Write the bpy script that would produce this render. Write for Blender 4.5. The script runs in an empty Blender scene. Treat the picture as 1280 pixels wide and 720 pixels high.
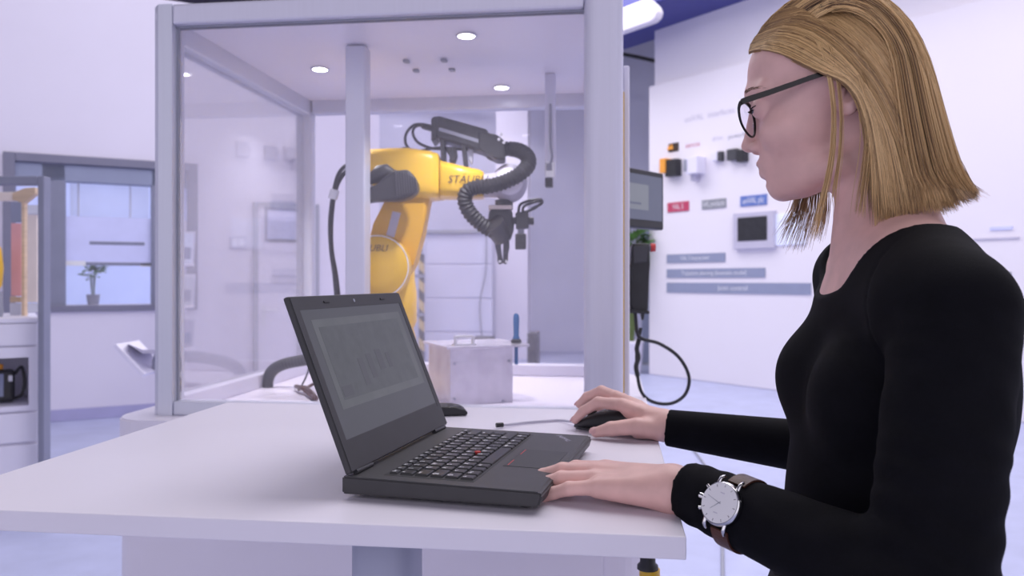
import bpy, bmesh, math, random
import numpy as np
from mathutils import Vector, Matrix

# ------------------------------------------------------------------ camera, world, lights
F = 1000.0                       # focal length in pixels of the 1280 px wide frame
HZ = 350.0                       # horizon row
EYE = 1.2                        # camera height
YAW = math.atan(0.125)
CA, SA = math.cos(YAW), math.sin(YAW)
sc = bpy.context.scene
C = sc.collection
cam_d = bpy.data.cameras.new('camera')
cam = bpy.data.objects.new('camera', cam_d); C.objects.link(cam)
cam.location = (0, 0, EYE); cam.rotation_euler = (math.pi / 2, 0, YAW)
cam_d.sensor_width = 36; cam_d.lens = 36 * F / 1280; cam_d.shift_y = -(360 - HZ) / 1280
cam_d.clip_start = 0.02
cam_d.dof.use_dof = True; cam_d.dof.focus_distance = 1.0; cam_d.dof.aperture_fstop = 6.5
sc.camera = cam
sc.view_settings.view_transform = 'Standard'
sc.view_settings.look = 'None'
sc.view_settings.exposure = 0.30
sc.view_settings.gamma = 1.0
sc.cycles.max_bounces = 10; sc.cycles.transparent_max_bounces = 16
wd = bpy.data.worlds.new('world'); sc.world = wd; wd.use_nodes = True
bgn = wd.node_tree.nodes['Background']
bgn.inputs[0].default_value = (0.90, 0.86, 0.99, 1); bgn.inputs[1].default_value = 0.92

def c2w(X, Z, z):
    return Vector((X * CA - Z * SA, X * SA + Z * CA, z))
def px(x, y, Z):
    """world point seen at photograph pixel (x, y) at camera depth Z"""
    return c2w((x - 640) / F * Z, Z, EYE + (HZ - y) / F * Z)
def gr(x, y, z=0.0):
    """world point on the level z seen at pixel (x, y)"""
    return px(x, y, (EYE - z) * F / (y - HZ))

def area(name, loc, sx, sy, power, color=(0.97, 0.93, 0.98), rot=(0, 0, 0)):
    l = bpy.data.lights.new(name, 'AREA'); l.shape = 'RECTANGLE'; l.size = sx; l.size_y = sy
    l.energy = power; l.color = color
    o = bpy.data.objects.new(name, l); C.objects.link(o); o.location = loc; o.rotation_euler = rot
    return o
area('hall_lamp', (-1.5, 4.4, 5.3), 5, 3, 112)
area('hall_lamp', (1.8, 2.6, 5.3), 4, 3, 110)
area('hall_lamp', (3.2, 6.0, 5.3), 4, 3, 140)
area('hall_lamp', (-4.5, 3.8, 5.3), 3, 3, 18)
area('hall_lamp', (-1.5, 9.5, 5.3), 6, 3, 290)

# ------------------------------------------------------------------ materials
def mat(name, col, rough=0.5, metal=0.0, var=0.04, scale=8.0, bump=0.0, bscale=None, emit=None, estr=0.0, coat=0.0, spec=0.5,
        stretch=None, alpha=None, trans=0.0, ior=1.45):
    m = bpy.data.materials.new(name); m.use_nodes = True
    nt = m.node_tree; b = nt.nodes['Principled BSDF']
    tc = nt.nodes.new('ShaderNodeTexCoord'); mp = nt.nodes.new('ShaderNodeMapping')
    nt.links.new(tc.outputs['Object'], mp.inputs[0])
    if stretch: mp.inputs['Scale'].default_value = stretch
    n = nt.nodes.new('ShaderNodeTexNoise'); n.inputs['Scale'].default_value = scale; n.inputs['Detail'].default_value = 4
    nt.links.new(mp.outputs[0], n.inputs['Vector'])
    r = nt.nodes.new('ShaderNodeValToRGB')
    r.color_ramp.elements[0].position = 0.3; r.color_ramp.elements[1].position = 0.7
    lo = [max(0, c * (1 - var)) for c in col[:3]]; hi = [min(1, c * (1 + var)) for c in col[:3]]
    r.color_ramp.elements[0].color = (*lo, 1); r.color_ramp.elements[1].color = (*hi, 1)
    nt.links.new(n.outputs[0], r.inputs[0]); nt.links.new(r.outputs[0], b.inputs['Base Color'])
    b.inputs['Roughness'].default_value = rough; b.inputs['Metallic'].default_value = metal
    b.inputs['Specular IOR Level'].default_value = spec; b.inputs['Coat Weight'].default_value = coat
    b.inputs['Transmission Weight'].default_value = trans; b.inputs['IOR'].default_value = ior
    if emit:
        b.inputs['Emission Color'].default_value = (*emit, 1); b.inputs['Emission Strength'].default_value = estr
    if bump:
        n2 = nt.nodes.new('ShaderNodeTexNoise'); n2.inputs['Scale'].default_value = bscale or scale * 6; n2.inputs['Detail'].default_value = 6
        nt.links.new(mp.outputs[0], n2.inputs['Vector'])
        bp = nt.nodes.new('ShaderNodeBump'); bp.inputs['Strength'].default_value = bump; bp.inputs['Distance'].default_value = 0.002
        nt.links.new(n2.outputs[0], bp.inputs['Height']); nt.links.new(bp.outputs[0], b.inputs['Normal'])
    return m

def glass(name, tint=(0.985, 0.98, 0.99), haze=0.04, refl=0.9, hazecol=(0.82, 0.80, 0.95)):
    """thin pane: clear transmission, fresnel reflection, a little dust and a pale haze put into the colour"""
    m = bpy.data.materials.new(name); m.use_nodes = True
    nt = m.node_tree; nt.nodes.clear()
    out = nt.nodes.new('ShaderNodeOutputMaterial')
    tr = nt.nodes.new('ShaderNodeBsdfTransparent'); tr.inputs[0].default_value = (*tint, 1)
    gl = nt.nodes.new('ShaderNodeBsdfGlossy'); gl.inputs['Roughness'].default_value = 0.02
    df = nt.nodes.new('ShaderNodeBsdfDiffuse'); df.inputs[0].default_value = (*hazecol, 1)
    fr = nt.nodes.new('ShaderNodeFresnel'); fr.inputs[0].default_value = 1.35
    mu = nt.nodes.new('ShaderNodeMath'); mu.operation = 'MULTIPLY'; mu.inputs[1].default_value = refl
    nt.links.new(fr.outputs[0], mu.inputs[0])
    nz = nt.nodes.new('ShaderNodeTexNoise'); nz.inputs['Scale'].default_value = 3; nz.inputs['Detail'].default_value = 5
    m2 = nt.nodes.new('ShaderNodeMath'); m2.operation = 'MULTIPLY_ADD'; m2.inputs[1].default_value = haze * .6; m2.inputs[2].default_value = haze * .7
    nt.links.new(nz.outputs[0], m2.inputs[0])
    a = nt.nodes.new('ShaderNodeMixShader'); b = nt.nodes.new('ShaderNodeMixShader')
    nt.links.new(m2.outputs[0], a.inputs[0]); nt.links.new(tr.outputs[0], a.inputs[1]); nt.links.new(df.outputs[0], a.inputs[2])
    nt.links.new(mu.outputs[0], b.inputs[0]); nt.links.new(a.outputs[0], b.inputs[1]); nt.links.new(gl.outputs[0], b.inputs[2])
    nt.links.new(b.outputs[0], out.inputs[0])
    return m

M = dict(
    wall=mat('wall_paint', (0.72, 0.69, 0.82), 0.75, var=0.015, scale=2, bump=0.05, bscale=120),
    farwall=mat('hall_wall_paint', (0.60, 0.60, 0.76), 0.8, var=0.05, scale=1.2),
    board=mat('board_paint', (0.80, 0.765, 0.84), 0.6, var=0.01, scale=1),
    floor=mat('lino_floor', (0.44, 0.47, 0.68), 0.42, var=0.07, scale=5, bump=0.04, bscale=60),
    ceil=mat('ceiling_dark', (0.05, 0.04, 0.06), 0.8, var=0.2),
    table=mat('table_laminate', (0.78, 0.75, 0.855), 0.38, var=0.012, scale=3),
    white=mat('white_lacquer', (0.76, 0.74, 0.86), 0.35, var=0.015, scale=3),
    cellwhite=mat('cell_white', (0.78, 0.74, 0.85), 0.3, var=0.02, scale=3),
    legpaint=mat('leg_paint', (0.36, 0.37, 0.48), 0.45, var=0.03),
    alu=mat('anodised_aluminium', (0.62, 0.63, 0.74), 0.42, 0.35, var=0.015, scale=4, stretch=(40, 40, 1)),
    aluw=mat('pale_aluminium', (0.66, 0.65, 0.78), 0.45, 0.25, var=0.015, scale=4, stretch=(40, 40, 1)),
    steel=mat('brushed_steel', (0.66, 0.66, 0.70), 0.28, 0.9, var=0.06, scale=20),
    chrome=mat('polished_steel', (0.75, 0.75, 0.78), 0.12, 1.0, var=0.03),
    greyframe=mat('grey_frame_paint', (0.23, 0.24, 0.33), 0.5, var=0.04),
    windowframe=mat('window_frame_paint', (0.20, 0.20, 0.28), 0.55, var=0.04),
    skirting=mat('skirting_lavender', (0.40, 0.39, 0.62), 0.5, var=0.04),
    yellow=mat('robot_yellow', (0.76, 0.46, 0.03), 0.32, var=0.03, scale=6, coat=0.2),
    amber=mat('robot_yellow_deep', (0.70, 0.38, 0.025), 0.38, var=0.05, scale=6),
    black=mat('black_plastic', (0.025, 0.025, 0.03), 0.42, var=0.2, scale=20),
    rubber=mat('black_rubber', (0.022, 0.022, 0.026), 0.55, var=0.2, scale=30),
    darkgrey=mat('dark_grey_plastic', (0.06, 0.06, 0.07), 0.5, var=0.1),
    grey=mat('mid_grey_paint', (0.30, 0.31, 0.38), 0.5, var=0.05),
    barblue=mat('slate_blue_print', (0.27, 0.30, 0.43), 0.6, var=0.03),
    lap=mat('laptop_soft_black', (0.040, 0.039, 0.044), 0.46, var=0.08, scale=30, bump=0.08, bscale=1500),
    bezel=mat('laptop_bezel', (0.033, 0.033, 0.038), 0.5, var=0.06, scale=30),
    key=mat('key_black', (0.016, 0.016, 0.019), 0.36, var=0.1, scale=60),
    print_=mat('white_print', (0.75, 0.75, 0.80), 0.6, var=0.02),
    inkgrey=mat('pale_grey_print', (0.52, 0.50, 0.62), 0.7, var=0.03),
    ink=mat('dark_print', (0.05, 0.03, 0.02), 0.6, var=0.1),
    red=mat('signal_red', (0.55, 0.05, 0.05), 0.4, var=0.05),
    redplate=mat('crimson_print', (0.50, 0.06, 0.13), 0.6, var=0.03),
    greyplate=mat('olive_grey_print', (0.28, 0.29, 0.33), 0.6, var=0.03),
    blueplate=mat('blue_print', (0.12, 0.19, 0.50), 0.6, var=0.03),
    beam=mat('deep_blue_paint', (0.055, 0.06, 0.26), 0.5, var=0.05),
    orange=mat('orange_plastic', (0.85, 0.36, 0.05), 0.45, var=0.05),
    bluehandle=mat('blue_handle', (0.03, 0.13, 0.33), 0.35, var=0.1),
    leaf=mat('leaf_green', (0.15, 0.30, 0.08), 0.5, var=0.35, scale=12),
    stem=mat('stem_green', (0.16, 0.22, 0.08), 0.6, var=0.2),
    soil=mat('potting_soil', (0.05, 0.035, 0.03), 0.9, var=0.3),
    brown=mat('brown_leather', (0.085, 0.03, 0.018), 0.38, var=0.25, scale=60, bump=0.3, bscale=400),
    wood=mat('birch_ply', (0.62, 0.47, 0.34), 0.55, var=0.12, scale=5, stretch=(1, 1, 12)),
    pink=mat('pink_poster', (0.80, 0.42, 0.46), 0.6, var=0.12, scale=3),
    cream=mat('cream_panel', (0.80, 0.70, 0.66), 0.5, var=0.05),
    shirt=mat('black_jersey', (0.0055, 0.0055, 0.008), 0.8, var=0.15, scale=30, bump=0.25, bscale=900, spec=0.10),
    trousers=mat('charcoal_cotton', (0.012, 0.012, 0.015), 0.8, var=0.2, scale=40, spec=0.2),
    skin=mat('skin', (0.75, 0.465, 0.43), 0.44, var=0.09, scale=28, bump=0.10, bscale=700),
    nail=mat('fingernail_pink', (0.70, 0.42, 0.42), 0.25, var=0.03),
    lip=mat('lip_rose', (0.46, 0.22, 0.23), 0.42, var=0.06, scale=80),
    eyewhite=mat('eye_white', (0.72, 0.70, 0.72), 0.2, var=0.02),
    iris=mat('iris_grey', (0.10, 0.13, 0.16), 0.2, var=0.2, scale=200),
    lash=mat('lash_brown', (0.02, 0.012, 0.01), 0.7, var=0.1),
    brow=mat('brow_brown', (0.20, 0.12, 0.075), 0.7, var=0.15, scale=200),
    acetate=mat('black_acetate', (0.012, 0.009, 0.010), 0.25, var=0.1),
    dial=mat('watch_dial', (0.78, 0.77, 0.82), 0.35, var=0.01),
    screen=mat('screen_glow', (0.03, 0.03, 0.035), 0.35, emit=(0.42, 0.44, 0.52), estr=0.09, var=0.1, spec=0.3),
    screenwin=mat('screen_window', (0.05, 0.05, 0.055), 0.35, emit=(0.44, 0.48, 0.52), estr=0.115, var=0.2, scale=25, spec=0.3),
    screendark=mat('screen_panel', (0.04, 0.04, 0.045), 0.35, emit=(0.36, 0.40, 0.44), estr=0.105, var=0.2, scale=60, spec=0.3),
    monscreen=mat('monitor_glow', (0.04, 0.04, 0.05), 0.3, emit=(0.33, 0.37, 0.62), estr=0.20, var=0.2),
    monwin=mat('monitor_window', (0.04, 0.04, 0.05), 0.3, emit=(0.62, 0.66, 0.82), estr=0.22, var=0.1),
    lamp=mat('lamp_lens', (1, 1, 1), 0.4, emit=(1.0, 0.98, 1.0), estr=14.0),
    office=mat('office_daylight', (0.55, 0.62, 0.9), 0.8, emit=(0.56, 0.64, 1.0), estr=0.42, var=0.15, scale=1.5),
    slat=mat('blind_slat', (0.74, 0.78, 0.95), 0.6, emit=(0.72, 0.78, 1.0), estr=0.16, var=0.03),  # faint glow added, daylight put into the material
    frost=mat('frosted_strip', (0.55, 0.57, 0.84), 0.7, emit=(0.62, 0.66, 1.0), estr=0.08, var=0.03),  # weak emission added in place of light coming through
    pane=glass('clear_pane', haze=0.05, refl=0.6),
    frontpane=glass('front_pane', haze=0.06, refl=0.45),  # painted haze greys the dark things behind this pane
    sidepane=glass('side_pane', haze=0.12, refl=0.5),  # stronger painted haze stands in for the pane's whitish reflection
    lens=glass('spectacle_lens', tint=(0.93, 0.91, 0.98), haze=0.01, refl=0.8),
    acrylic=glass('milky_acrylic', tint=(0.97, 0.96, 1.0), haze=0.55, refl=0.8, hazecol=(0.9, 0.86, 0.98)),
)
def hazard_mat():
    m = bpy.data.materials.new('hazard_stripes'); m.use_nodes = True
    nt = m.node_tree; b = nt.nodes['Principled BSDF']
    tc = nt.nodes.new('ShaderNodeTexCoord'); sp = nt.nodes.new('ShaderNodeSeparateXYZ'); nt.links.new(tc.outputs['Object'], sp.inputs[0])
    ad = nt.nodes.new('ShaderNodeMath'); ad.operation = 'ADD'; nt.links.new(sp.outputs[0], ad.inputs[0]); nt.links.new(sp.outputs[2], ad.inputs[1])
    mo = nt.nodes.new('ShaderNodeMath'); mo.operation = 'PINGPONG'; mo.inputs[1].default_value = 0.14; nt.links.new(ad.outputs[0], mo.inputs[0])
    g = nt.nodes.new('ShaderNodeMath'); g.operation = 'GREATER_THAN'; g.inputs[1].default_value = 0.07; nt.links.new(mo.outputs[0], g.inputs[0])
    r = nt.nodes.new('ShaderNodeMix'); r.data_type = 'RGBA'; nt.links.new(g.outputs[0], r.inputs[0])
    r.inputs[6].default_value = (0.55, 0.42, 0.22, 1); r.inputs[7].default_value = (0.06, 0.06, 0.07, 1)
    nt.links.new(r.outputs[2], b.inputs['Base Color']); b.inputs['Roughness'].default_value = 0.6
    return m
M['hazard'] = hazard_mat()
def hair_mat():
    m = bpy.data.materials.new('blonde_hair'); m.use_nodes = True
    nt = m.node_tree; b = nt.nodes['Principled BSDF']
    at = nt.nodes.new('ShaderNodeAttribute'); at.attribute_name = 'tint'
    r = nt.nodes.new('ShaderNodeValToRGB')
    e = r.color_ramp.elements
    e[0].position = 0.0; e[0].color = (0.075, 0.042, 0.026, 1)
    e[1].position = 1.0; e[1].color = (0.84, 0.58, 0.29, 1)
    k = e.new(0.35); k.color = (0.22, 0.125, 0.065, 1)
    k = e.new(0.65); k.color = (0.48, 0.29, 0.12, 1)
    nt.links.new(at.outputs['Fac'], r.inputs[0]); nt.links.new(r.outputs[0], b.inputs['Base Color'])
    b.inputs['Roughness'].default_value = 0.38; b.inputs['Specular IOR Level'].default_value = 0.5
    return m
M['hair'] = hair_mat()
M['hairbase'] = mat('hair_underlayer', (0.17, 0.10, 0.055), 0.55, var=0.3, scale=30, stretch=(1, 1, 0.1))

# ------------------------------------------------------------------ mesh helpers
class MB:
    """collects shapes (world coordinates) for ONE mesh object"""
    def __init__(s): s.v = []; s.f = []; s.smooth = []
    def add(s, verts, faces, smooth=False, T=None):
        o = len(s.v)
        s.v += [tuple(T @ Vector(p)) for p in verts] if T is not None else [tuple(p) for p in verts]
        s.f += [tuple(i + o for i in f) for f in faces]; s.smooth += [smooth] * len(faces)
        return s
    def box(s, lo, hi, T=None, bev=0.0, seg=2):
        bm = bmesh.new(); bmesh.ops.create_cube(bm, size=1)
        for v in bm.verts:
            v.co = Vector([lo[i] + (v.co[i] + .5) * (hi[i] - lo[i]) for i in range(3)])
        if bev > 0:
            bmesh.ops.bevel(bm, geom=bm.edges[:], offset=bev, segments=seg, affect='EDGES', profile=0.5)
        return s.bm(bm, T)
    def bm(s, bm, T=None, smooth=False):
        bmesh.ops.recalc_face_normals(bm, faces=bm.faces[:])
        bm.verts.index_update()
        s.add([v.co.copy() for v in bm.verts], [[v.index for v in f.verts] for f in bm.faces], smooth, T); bm.free(); return s
    def prism(s, poly, d0, d1, T=None, bev=0.0, seg=2):
        """polygon of (a, b) extruded along the third axis from d0 to d1: local (a, d, b)"""
        bm = bmesh.new()
        A = [bm.verts.new((a, d0, b)) for a, b in poly]; B = [bm.verts.new((a, d1, b)) for a, b in poly]
        n = len(poly)
        bm.faces.new(A); bm.faces.new(B[::-1])
        for i in range(n): bm.faces.new((A[i], B[i], B[(i + 1) % n], A[(i + 1) % n]))
        if bev > 0: bmesh.ops.bevel(bm, geom=bm.edges[:], offset=bev, segments=seg, affect='EDGES', profile=0.5)
        return s.bm(bm, T)
    def cyl(s, a, b, r0, r1=None, n=20, T=None, caps=True):
        a, b = Vector(a), Vector(b); r1 = r0 if r1 is None else r1
        d = (b - a).normalized(); u = d.orthogonal().normalized(); w = d.cross(u)
        vs = []
        for p, r in ((a, r0), (b, r1)):
            for i in range(n):
                t = 2 * math.pi * i / n; vs.append(p + u * math.cos(t) * r + w * math.sin(t) * r)
        s.add(vs, [(i, (i + 1) % n, n + (i + 1) % n, n + i) for i in range(n)], True, T)
        if caps:
            s.add(vs[:n], [tuple(range(n))[::-1]], False, T); s.add(vs[n:], [tuple(range(n))], False, T)
        return s
    def lathe(s, a, d, prof, n=28, T=None, caps=True):
        """profile of (distance along axis, radius)"""
        a, d = Vector(a), Vector(d).normalized(); u = d.orthogonal().normalized(); w = d.cross(u); vs = []; fs = []
        for t, r in prof:
            for i in range(n):
                g = 2 * math.pi * i / n; vs.append(a + d * t + u * math.cos(g) * r + w * math.sin(g) * r)
        for k in range(len(prof) - 1):
            for i in range(n):
                j = (i + 1) % n; fs.append((k * n + i, k * n + j, (k + 1) * n + j, (k + 1) * n + i))
        s.add(vs, fs, True, T)
        if caps:
            s.add(vs[:n], [tuple(range(n))[::-1]], False, T); s.add(vs[-n:], [tuple(range(n))], False, T)
        return s
    def tube(s, pts, r, n=10, sub=6, T=None, closed=False, ribs=0.0, caps=True):
        """smooth tube through pts; r is a number or one radius per point"""
        P = [Vector(p) for p in pts]; R = [r] * len(P) if not hasattr(r, '__len__') else list(r)
        Q, RR = spline(P, R, sub, closed)
        m = len(Q); vs = []; nrm = None
        for i in range(m):
            t = (Q[(i + 1) % m] - Q[i - 1]) if closed else (Q[min(i + 1, m - 1)] - Q[max(i - 1, 0)])
            t = t.normalized()
            if nrm is None: nrm = t.orthogonal().normalized()
            nrm = (nrm - t * nrm.dot(t)).normalized(); w = t.cross(nrm)
            rr = RR[i] * (1 + (ribs if i % 2 else -ribs))
            for k in range(n):
                g = 2 * math.pi * k / n; vs.append(Q[i] + nrm * math.cos(g) * rr + w * math.sin(g) * rr)
        fs = []
        for i in range(m if closed else m - 1):
            a, b = i * n, ((i + 1) % m) * n
            for k in range(n): fs.append((a + k, a + (k + 1) % n, b + (k + 1) % n, b + k))
        s.add(vs, fs, ribs == 0.0, T)
        if caps and not closed:
            s.add(vs[:n], [tuple(range(n))[::-1]], False, T); s.add(vs[-n:], [tuple(range(n))], False, T)
        return s
    def ball(s, c, r, T=None, n=20, m=12):
        r = (r, r, r) if not hasattr(r, '__len__') else r
        vs = [(c[0], c[1], c[2] + r[2])]
        for j in range(1, m):
            p = math.pi * j / m
            for i in range(n):
                t = 2 * math.pi * i / n; vs.append((c[0] + r[0] * math.sin(p) * math.cos(t), c[1] + r[1] * math.sin(p) * math.sin(t), c[2] + r[2] * math.cos(p)))
        vs.append((c[0], c[1], c[2] - r[2])); fs = []
        for i in range(n):
            fs.append((0, 1 + i, 1 + (i + 1) % n)); k = 1 + (m - 2) * n
            fs.append((k + (i + 1) % n, k + i, len(vs) - 1))
        for j in range(m - 2):
            for i in range(n):
                a = 1 + j * n; b = a + n; fs.append((a + i, b + i, b + (i + 1) % n, a + (i + 1) % n))
        return s.add(vs, fs, True, T)
    def loft(s, secs, T=None, n=24, p=4.0, caps=True):
        """secs: (x, centre_d, centre_z, half_d, half_z) superellipse sections along local x"""
        vs = []; fs = []
        for x, cd, cz, hd, hz in secs:
            for i in range(n):
                t = 2 * math.pi * (i + .5) / n; c, q = math.cos(t), math.sin(t)
                vs.append((x, cd + hd * math.copysign(abs(c) ** (2 / p), c), cz + hz * math.copysign(abs(q) ** (2 / p), q)))
        for k in range(len(secs) - 1):
            for i in range(n):
                j = (i + 1) % n; fs.append((k * n + i, k * n + j, (k + 1) * n + j, (k + 1) * n + i))
        s.add(vs, fs, True, T)
        if caps: s.add(vs[:n], [tuple(range(n))[::-1]], False, T); s.add(vs[-n:], [tuple(range(n))], False, T)
        return s
    def text(s, body, size, T, align='CENTER', shear=0.0, extrude=0.0, bold=0.0):
        cu = bpy.data.curves.new('lettering_curve', 'FONT'); cu.body = body; cu.size = size; cu.align_x = align; cu.align_y = 'CENTER'
        cu.shear = shear; cu.offset = bold; cu.extrude = extrude; cu.resolution_u = 2
        o = bpy.data.objects.new('lettering_curve', cu); C.objects.link(o)
        bpy.context.view_layer.update()
        me = bpy.data.meshes.new_from_object(o.evaluated_get(bpy.context.evaluated_depsgraph_get()))
        s.add([v.co.copy() for v in me.vertices], [tuple(p.vertices) for p in me.polygons], False, T)
        bpy.data.objects.remove(o); bpy.data.curves.remove(cu); bpy.data.meshes.remove(me)
        return s
    def build(s, name, m, parent=None, label=None, cat=None, group=None, kind=None, base=None):
        me = bpy.data.meshes.new(name)
        vs = [Vector(v) for v in s.v]
        o = bpy.data.objects.new(name, me)
        if parent is not None:
            inv = WM[parent.name].inverted(); vs = [inv @ v for v in vs]; WM[o.name] = WM[parent.name]; o.parent = parent
        else:
            if base is None:
                lo = [min(v[i] for v in vs) for i in range(3)]; hi = [max(v[i] for v in vs) for i in range(3)]
                base = Vector(((lo[0] + hi[0]) / 2, (lo[1] + hi[1]) / 2, lo[2]))
            vs = [v - Vector(base) for v in vs]; o.location = base; WM[o.name] = Matrix.Translation(base)
        me.from_pydata([tuple(v) for v in vs], [], s.f)
        me.polygons.foreach_set('use_smooth', s.smooth)
        me.materials.append(M[m] if isinstance(m, str) else m); me.update()
        C.objects.link(o); tag(o, label, cat, group, kind)
        return o
WM = {}
def tag(o, label=None, cat=None, group=None, kind=None):
    if label: o['label'] = label
    if cat: o['category'] = cat
    if group: o['group'] = group
    if kind: o['kind'] = kind
def thing(name, label, cat, loc, group=None):
    o = bpy.data.objects.new(name, None); C.objects.link(o); o.location = loc; o.empty_display_size = 0.05
    WM[o.name] = Matrix.Translation(Vector(loc)); tag(o, label, cat, group); return o
def struct(name, mb, m, parent=None): return mb.build(name, m, parent, kind=None if parent else 'structure')
def spline(P, R, sub, closed=False):
    n = len(P)
    if n < 3 and not closed: sub = max(1, sub)
    Q = []; RR = []
    rng = range(n) if closed else range(n - 1)
    for i in rng:
        p0 = P[i - 1] if (closed or i > 0) else P[0]; p1 = P[i]; p2 = P[(i + 1) % n]
        p3 = P[(i + 2) % n] if closed else P[min(i + 2, n - 1)]
        for k in range(sub):
            t = k / sub; t2, t3 = t * t, t * t * t
            Q.append(0.5 * ((2 * p1) + (p2 - p0) * t + (2 * p0 - 5 * p1 + 4 * p2 - p3) * t2 + (3 * p1 - p0 - 3 * p2 + p3) * t3))
            RR.append(R[i] + (R[(i + 1) % n] - R[i]) * t)
    if not closed: Q.append(P[-1].copy()); RR.append(R[-1])
    return Q, RR
def frame(o, x, z=(0, 0, 1)):
    """matrix whose local axes are x, (z cross x), z at world origin o"""
    x = Vector(x).normalized(); z = Vector(z).normalized(); y = z.cross(x).normalized(); z = x.cross(y)
    m = Matrix((x, y, z)).transposed().to_4x4(); m.translation = Vector(o); return m
def cdir(X, Z, z=0.0): return c2w(X, Z, z)
CAMT = Matrix(((CA, -SA, 0, 0), (SA, CA, 0, 0), (0, 0, 1, 0), (0, 0, 0, 1)))   # camera-aligned (X, Z, z) -> world

class Wall:
    """vertical plane through camera-aligned (X, Z) in direction (dx, dz); local u along it, d towards the camera, v up"""
    def __init__(s, X, Z, dx, dz):
        n = math.hypot(dx, dz); s.X, s.Z, s.dx, s.dz = X, Z, dx / n, dz / n
        x = cdir(s.dx, s.dz); nrm = cdir(s.dz, -s.dx)
        if nrm.dot(-c2w(X, Z, 0)) < 0: nrm = -nrm
        m = Matrix((x, nrm, Vector((0, 0, 1)))).transposed().to_4x4(); m.translation = c2w(X, Z, 0); s.T = m
        s.sgn = 1 if nrm.dot(cdir(s.dz, -s.dx)) > 0 else -1
    def hit(s, x, y, d=0.0):
        r = (x - 640) / F
        X = s.X + s.dz * s.sgn * d; Z = s.Z - s.dx * s.sgn * d
        # X + u*dx = r*(Z + u*dz)
        u = (r * Z - X) / (s.dx - r * s.dz)
        dep = Z + u * s.dz
        return u, EYE + (HZ - y) / F * dep
    def rect(s, x0, y0, x1, y1, d=0.0):
        a = s.hit(x0, y0, d); b = s.hit(x1, y1, d)
        ym = (s.hit((x0 + x1) / 2, y0, d)[1], s.hit((x0 + x1) / 2, y1, d)[1])
        return min(a[0], b[0]), min(ym), max(a[0], b[0]), max(ym)
    def flip(s):
        """text frame on the wall: x to the picture's right, y up"""
        x = Vector(s.T.col[0][:3]); 
        if x.dot(cdir(1, 0)) < 0: x = -x
        z = Vector((0, 0, 1)); m = Matrix((x, z, x.cross(z))).transposed().to_4x4(); return m
    def textT(s, u, d, v):
        m = s.flip(); m.translation = s.T @ Vector((u, d, v)); return m

# ------------------------------------------------------------------ SDF toolkit (surface nets) for the figure
def cap(p, a, b, ra, rb=None):
    a = np.asarray(a, float); b = np.asarray(b, float); rb = ra if rb is None else rb
    ba = b - a; t = np.clip(((p - a) @ ba) / (ba @ ba), 0, 1)
    return np.linalg.norm(p - a - t[:, None] * ba, axis=1) - (ra + (rb - ra) * t)
def ell(p, c, r, R=None):
    q = p - np.asarray(c, float)
    if R is not None: q = q @ R
    r = np.asarray(r, float); k0 = np.linalg.norm(q / r, axis=1); k1 = np.linalg.norm(q / (r * r), axis=1)
    return k0 * (k0 - 1) / np.maximum(k1, 1e-9)
def smin(a, b, k):
    h = np.clip(.5 + .5 * (b - a) / k, 0, 1); return b * (1 - h) + a * h - k * h * (1 - h)
def smax(a, b, k): return -smin(-a, -b, k)
def rotm(axis, deg):
    return np.array(Matrix.Rotation(math.radians(deg), 3, axis))
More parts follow.
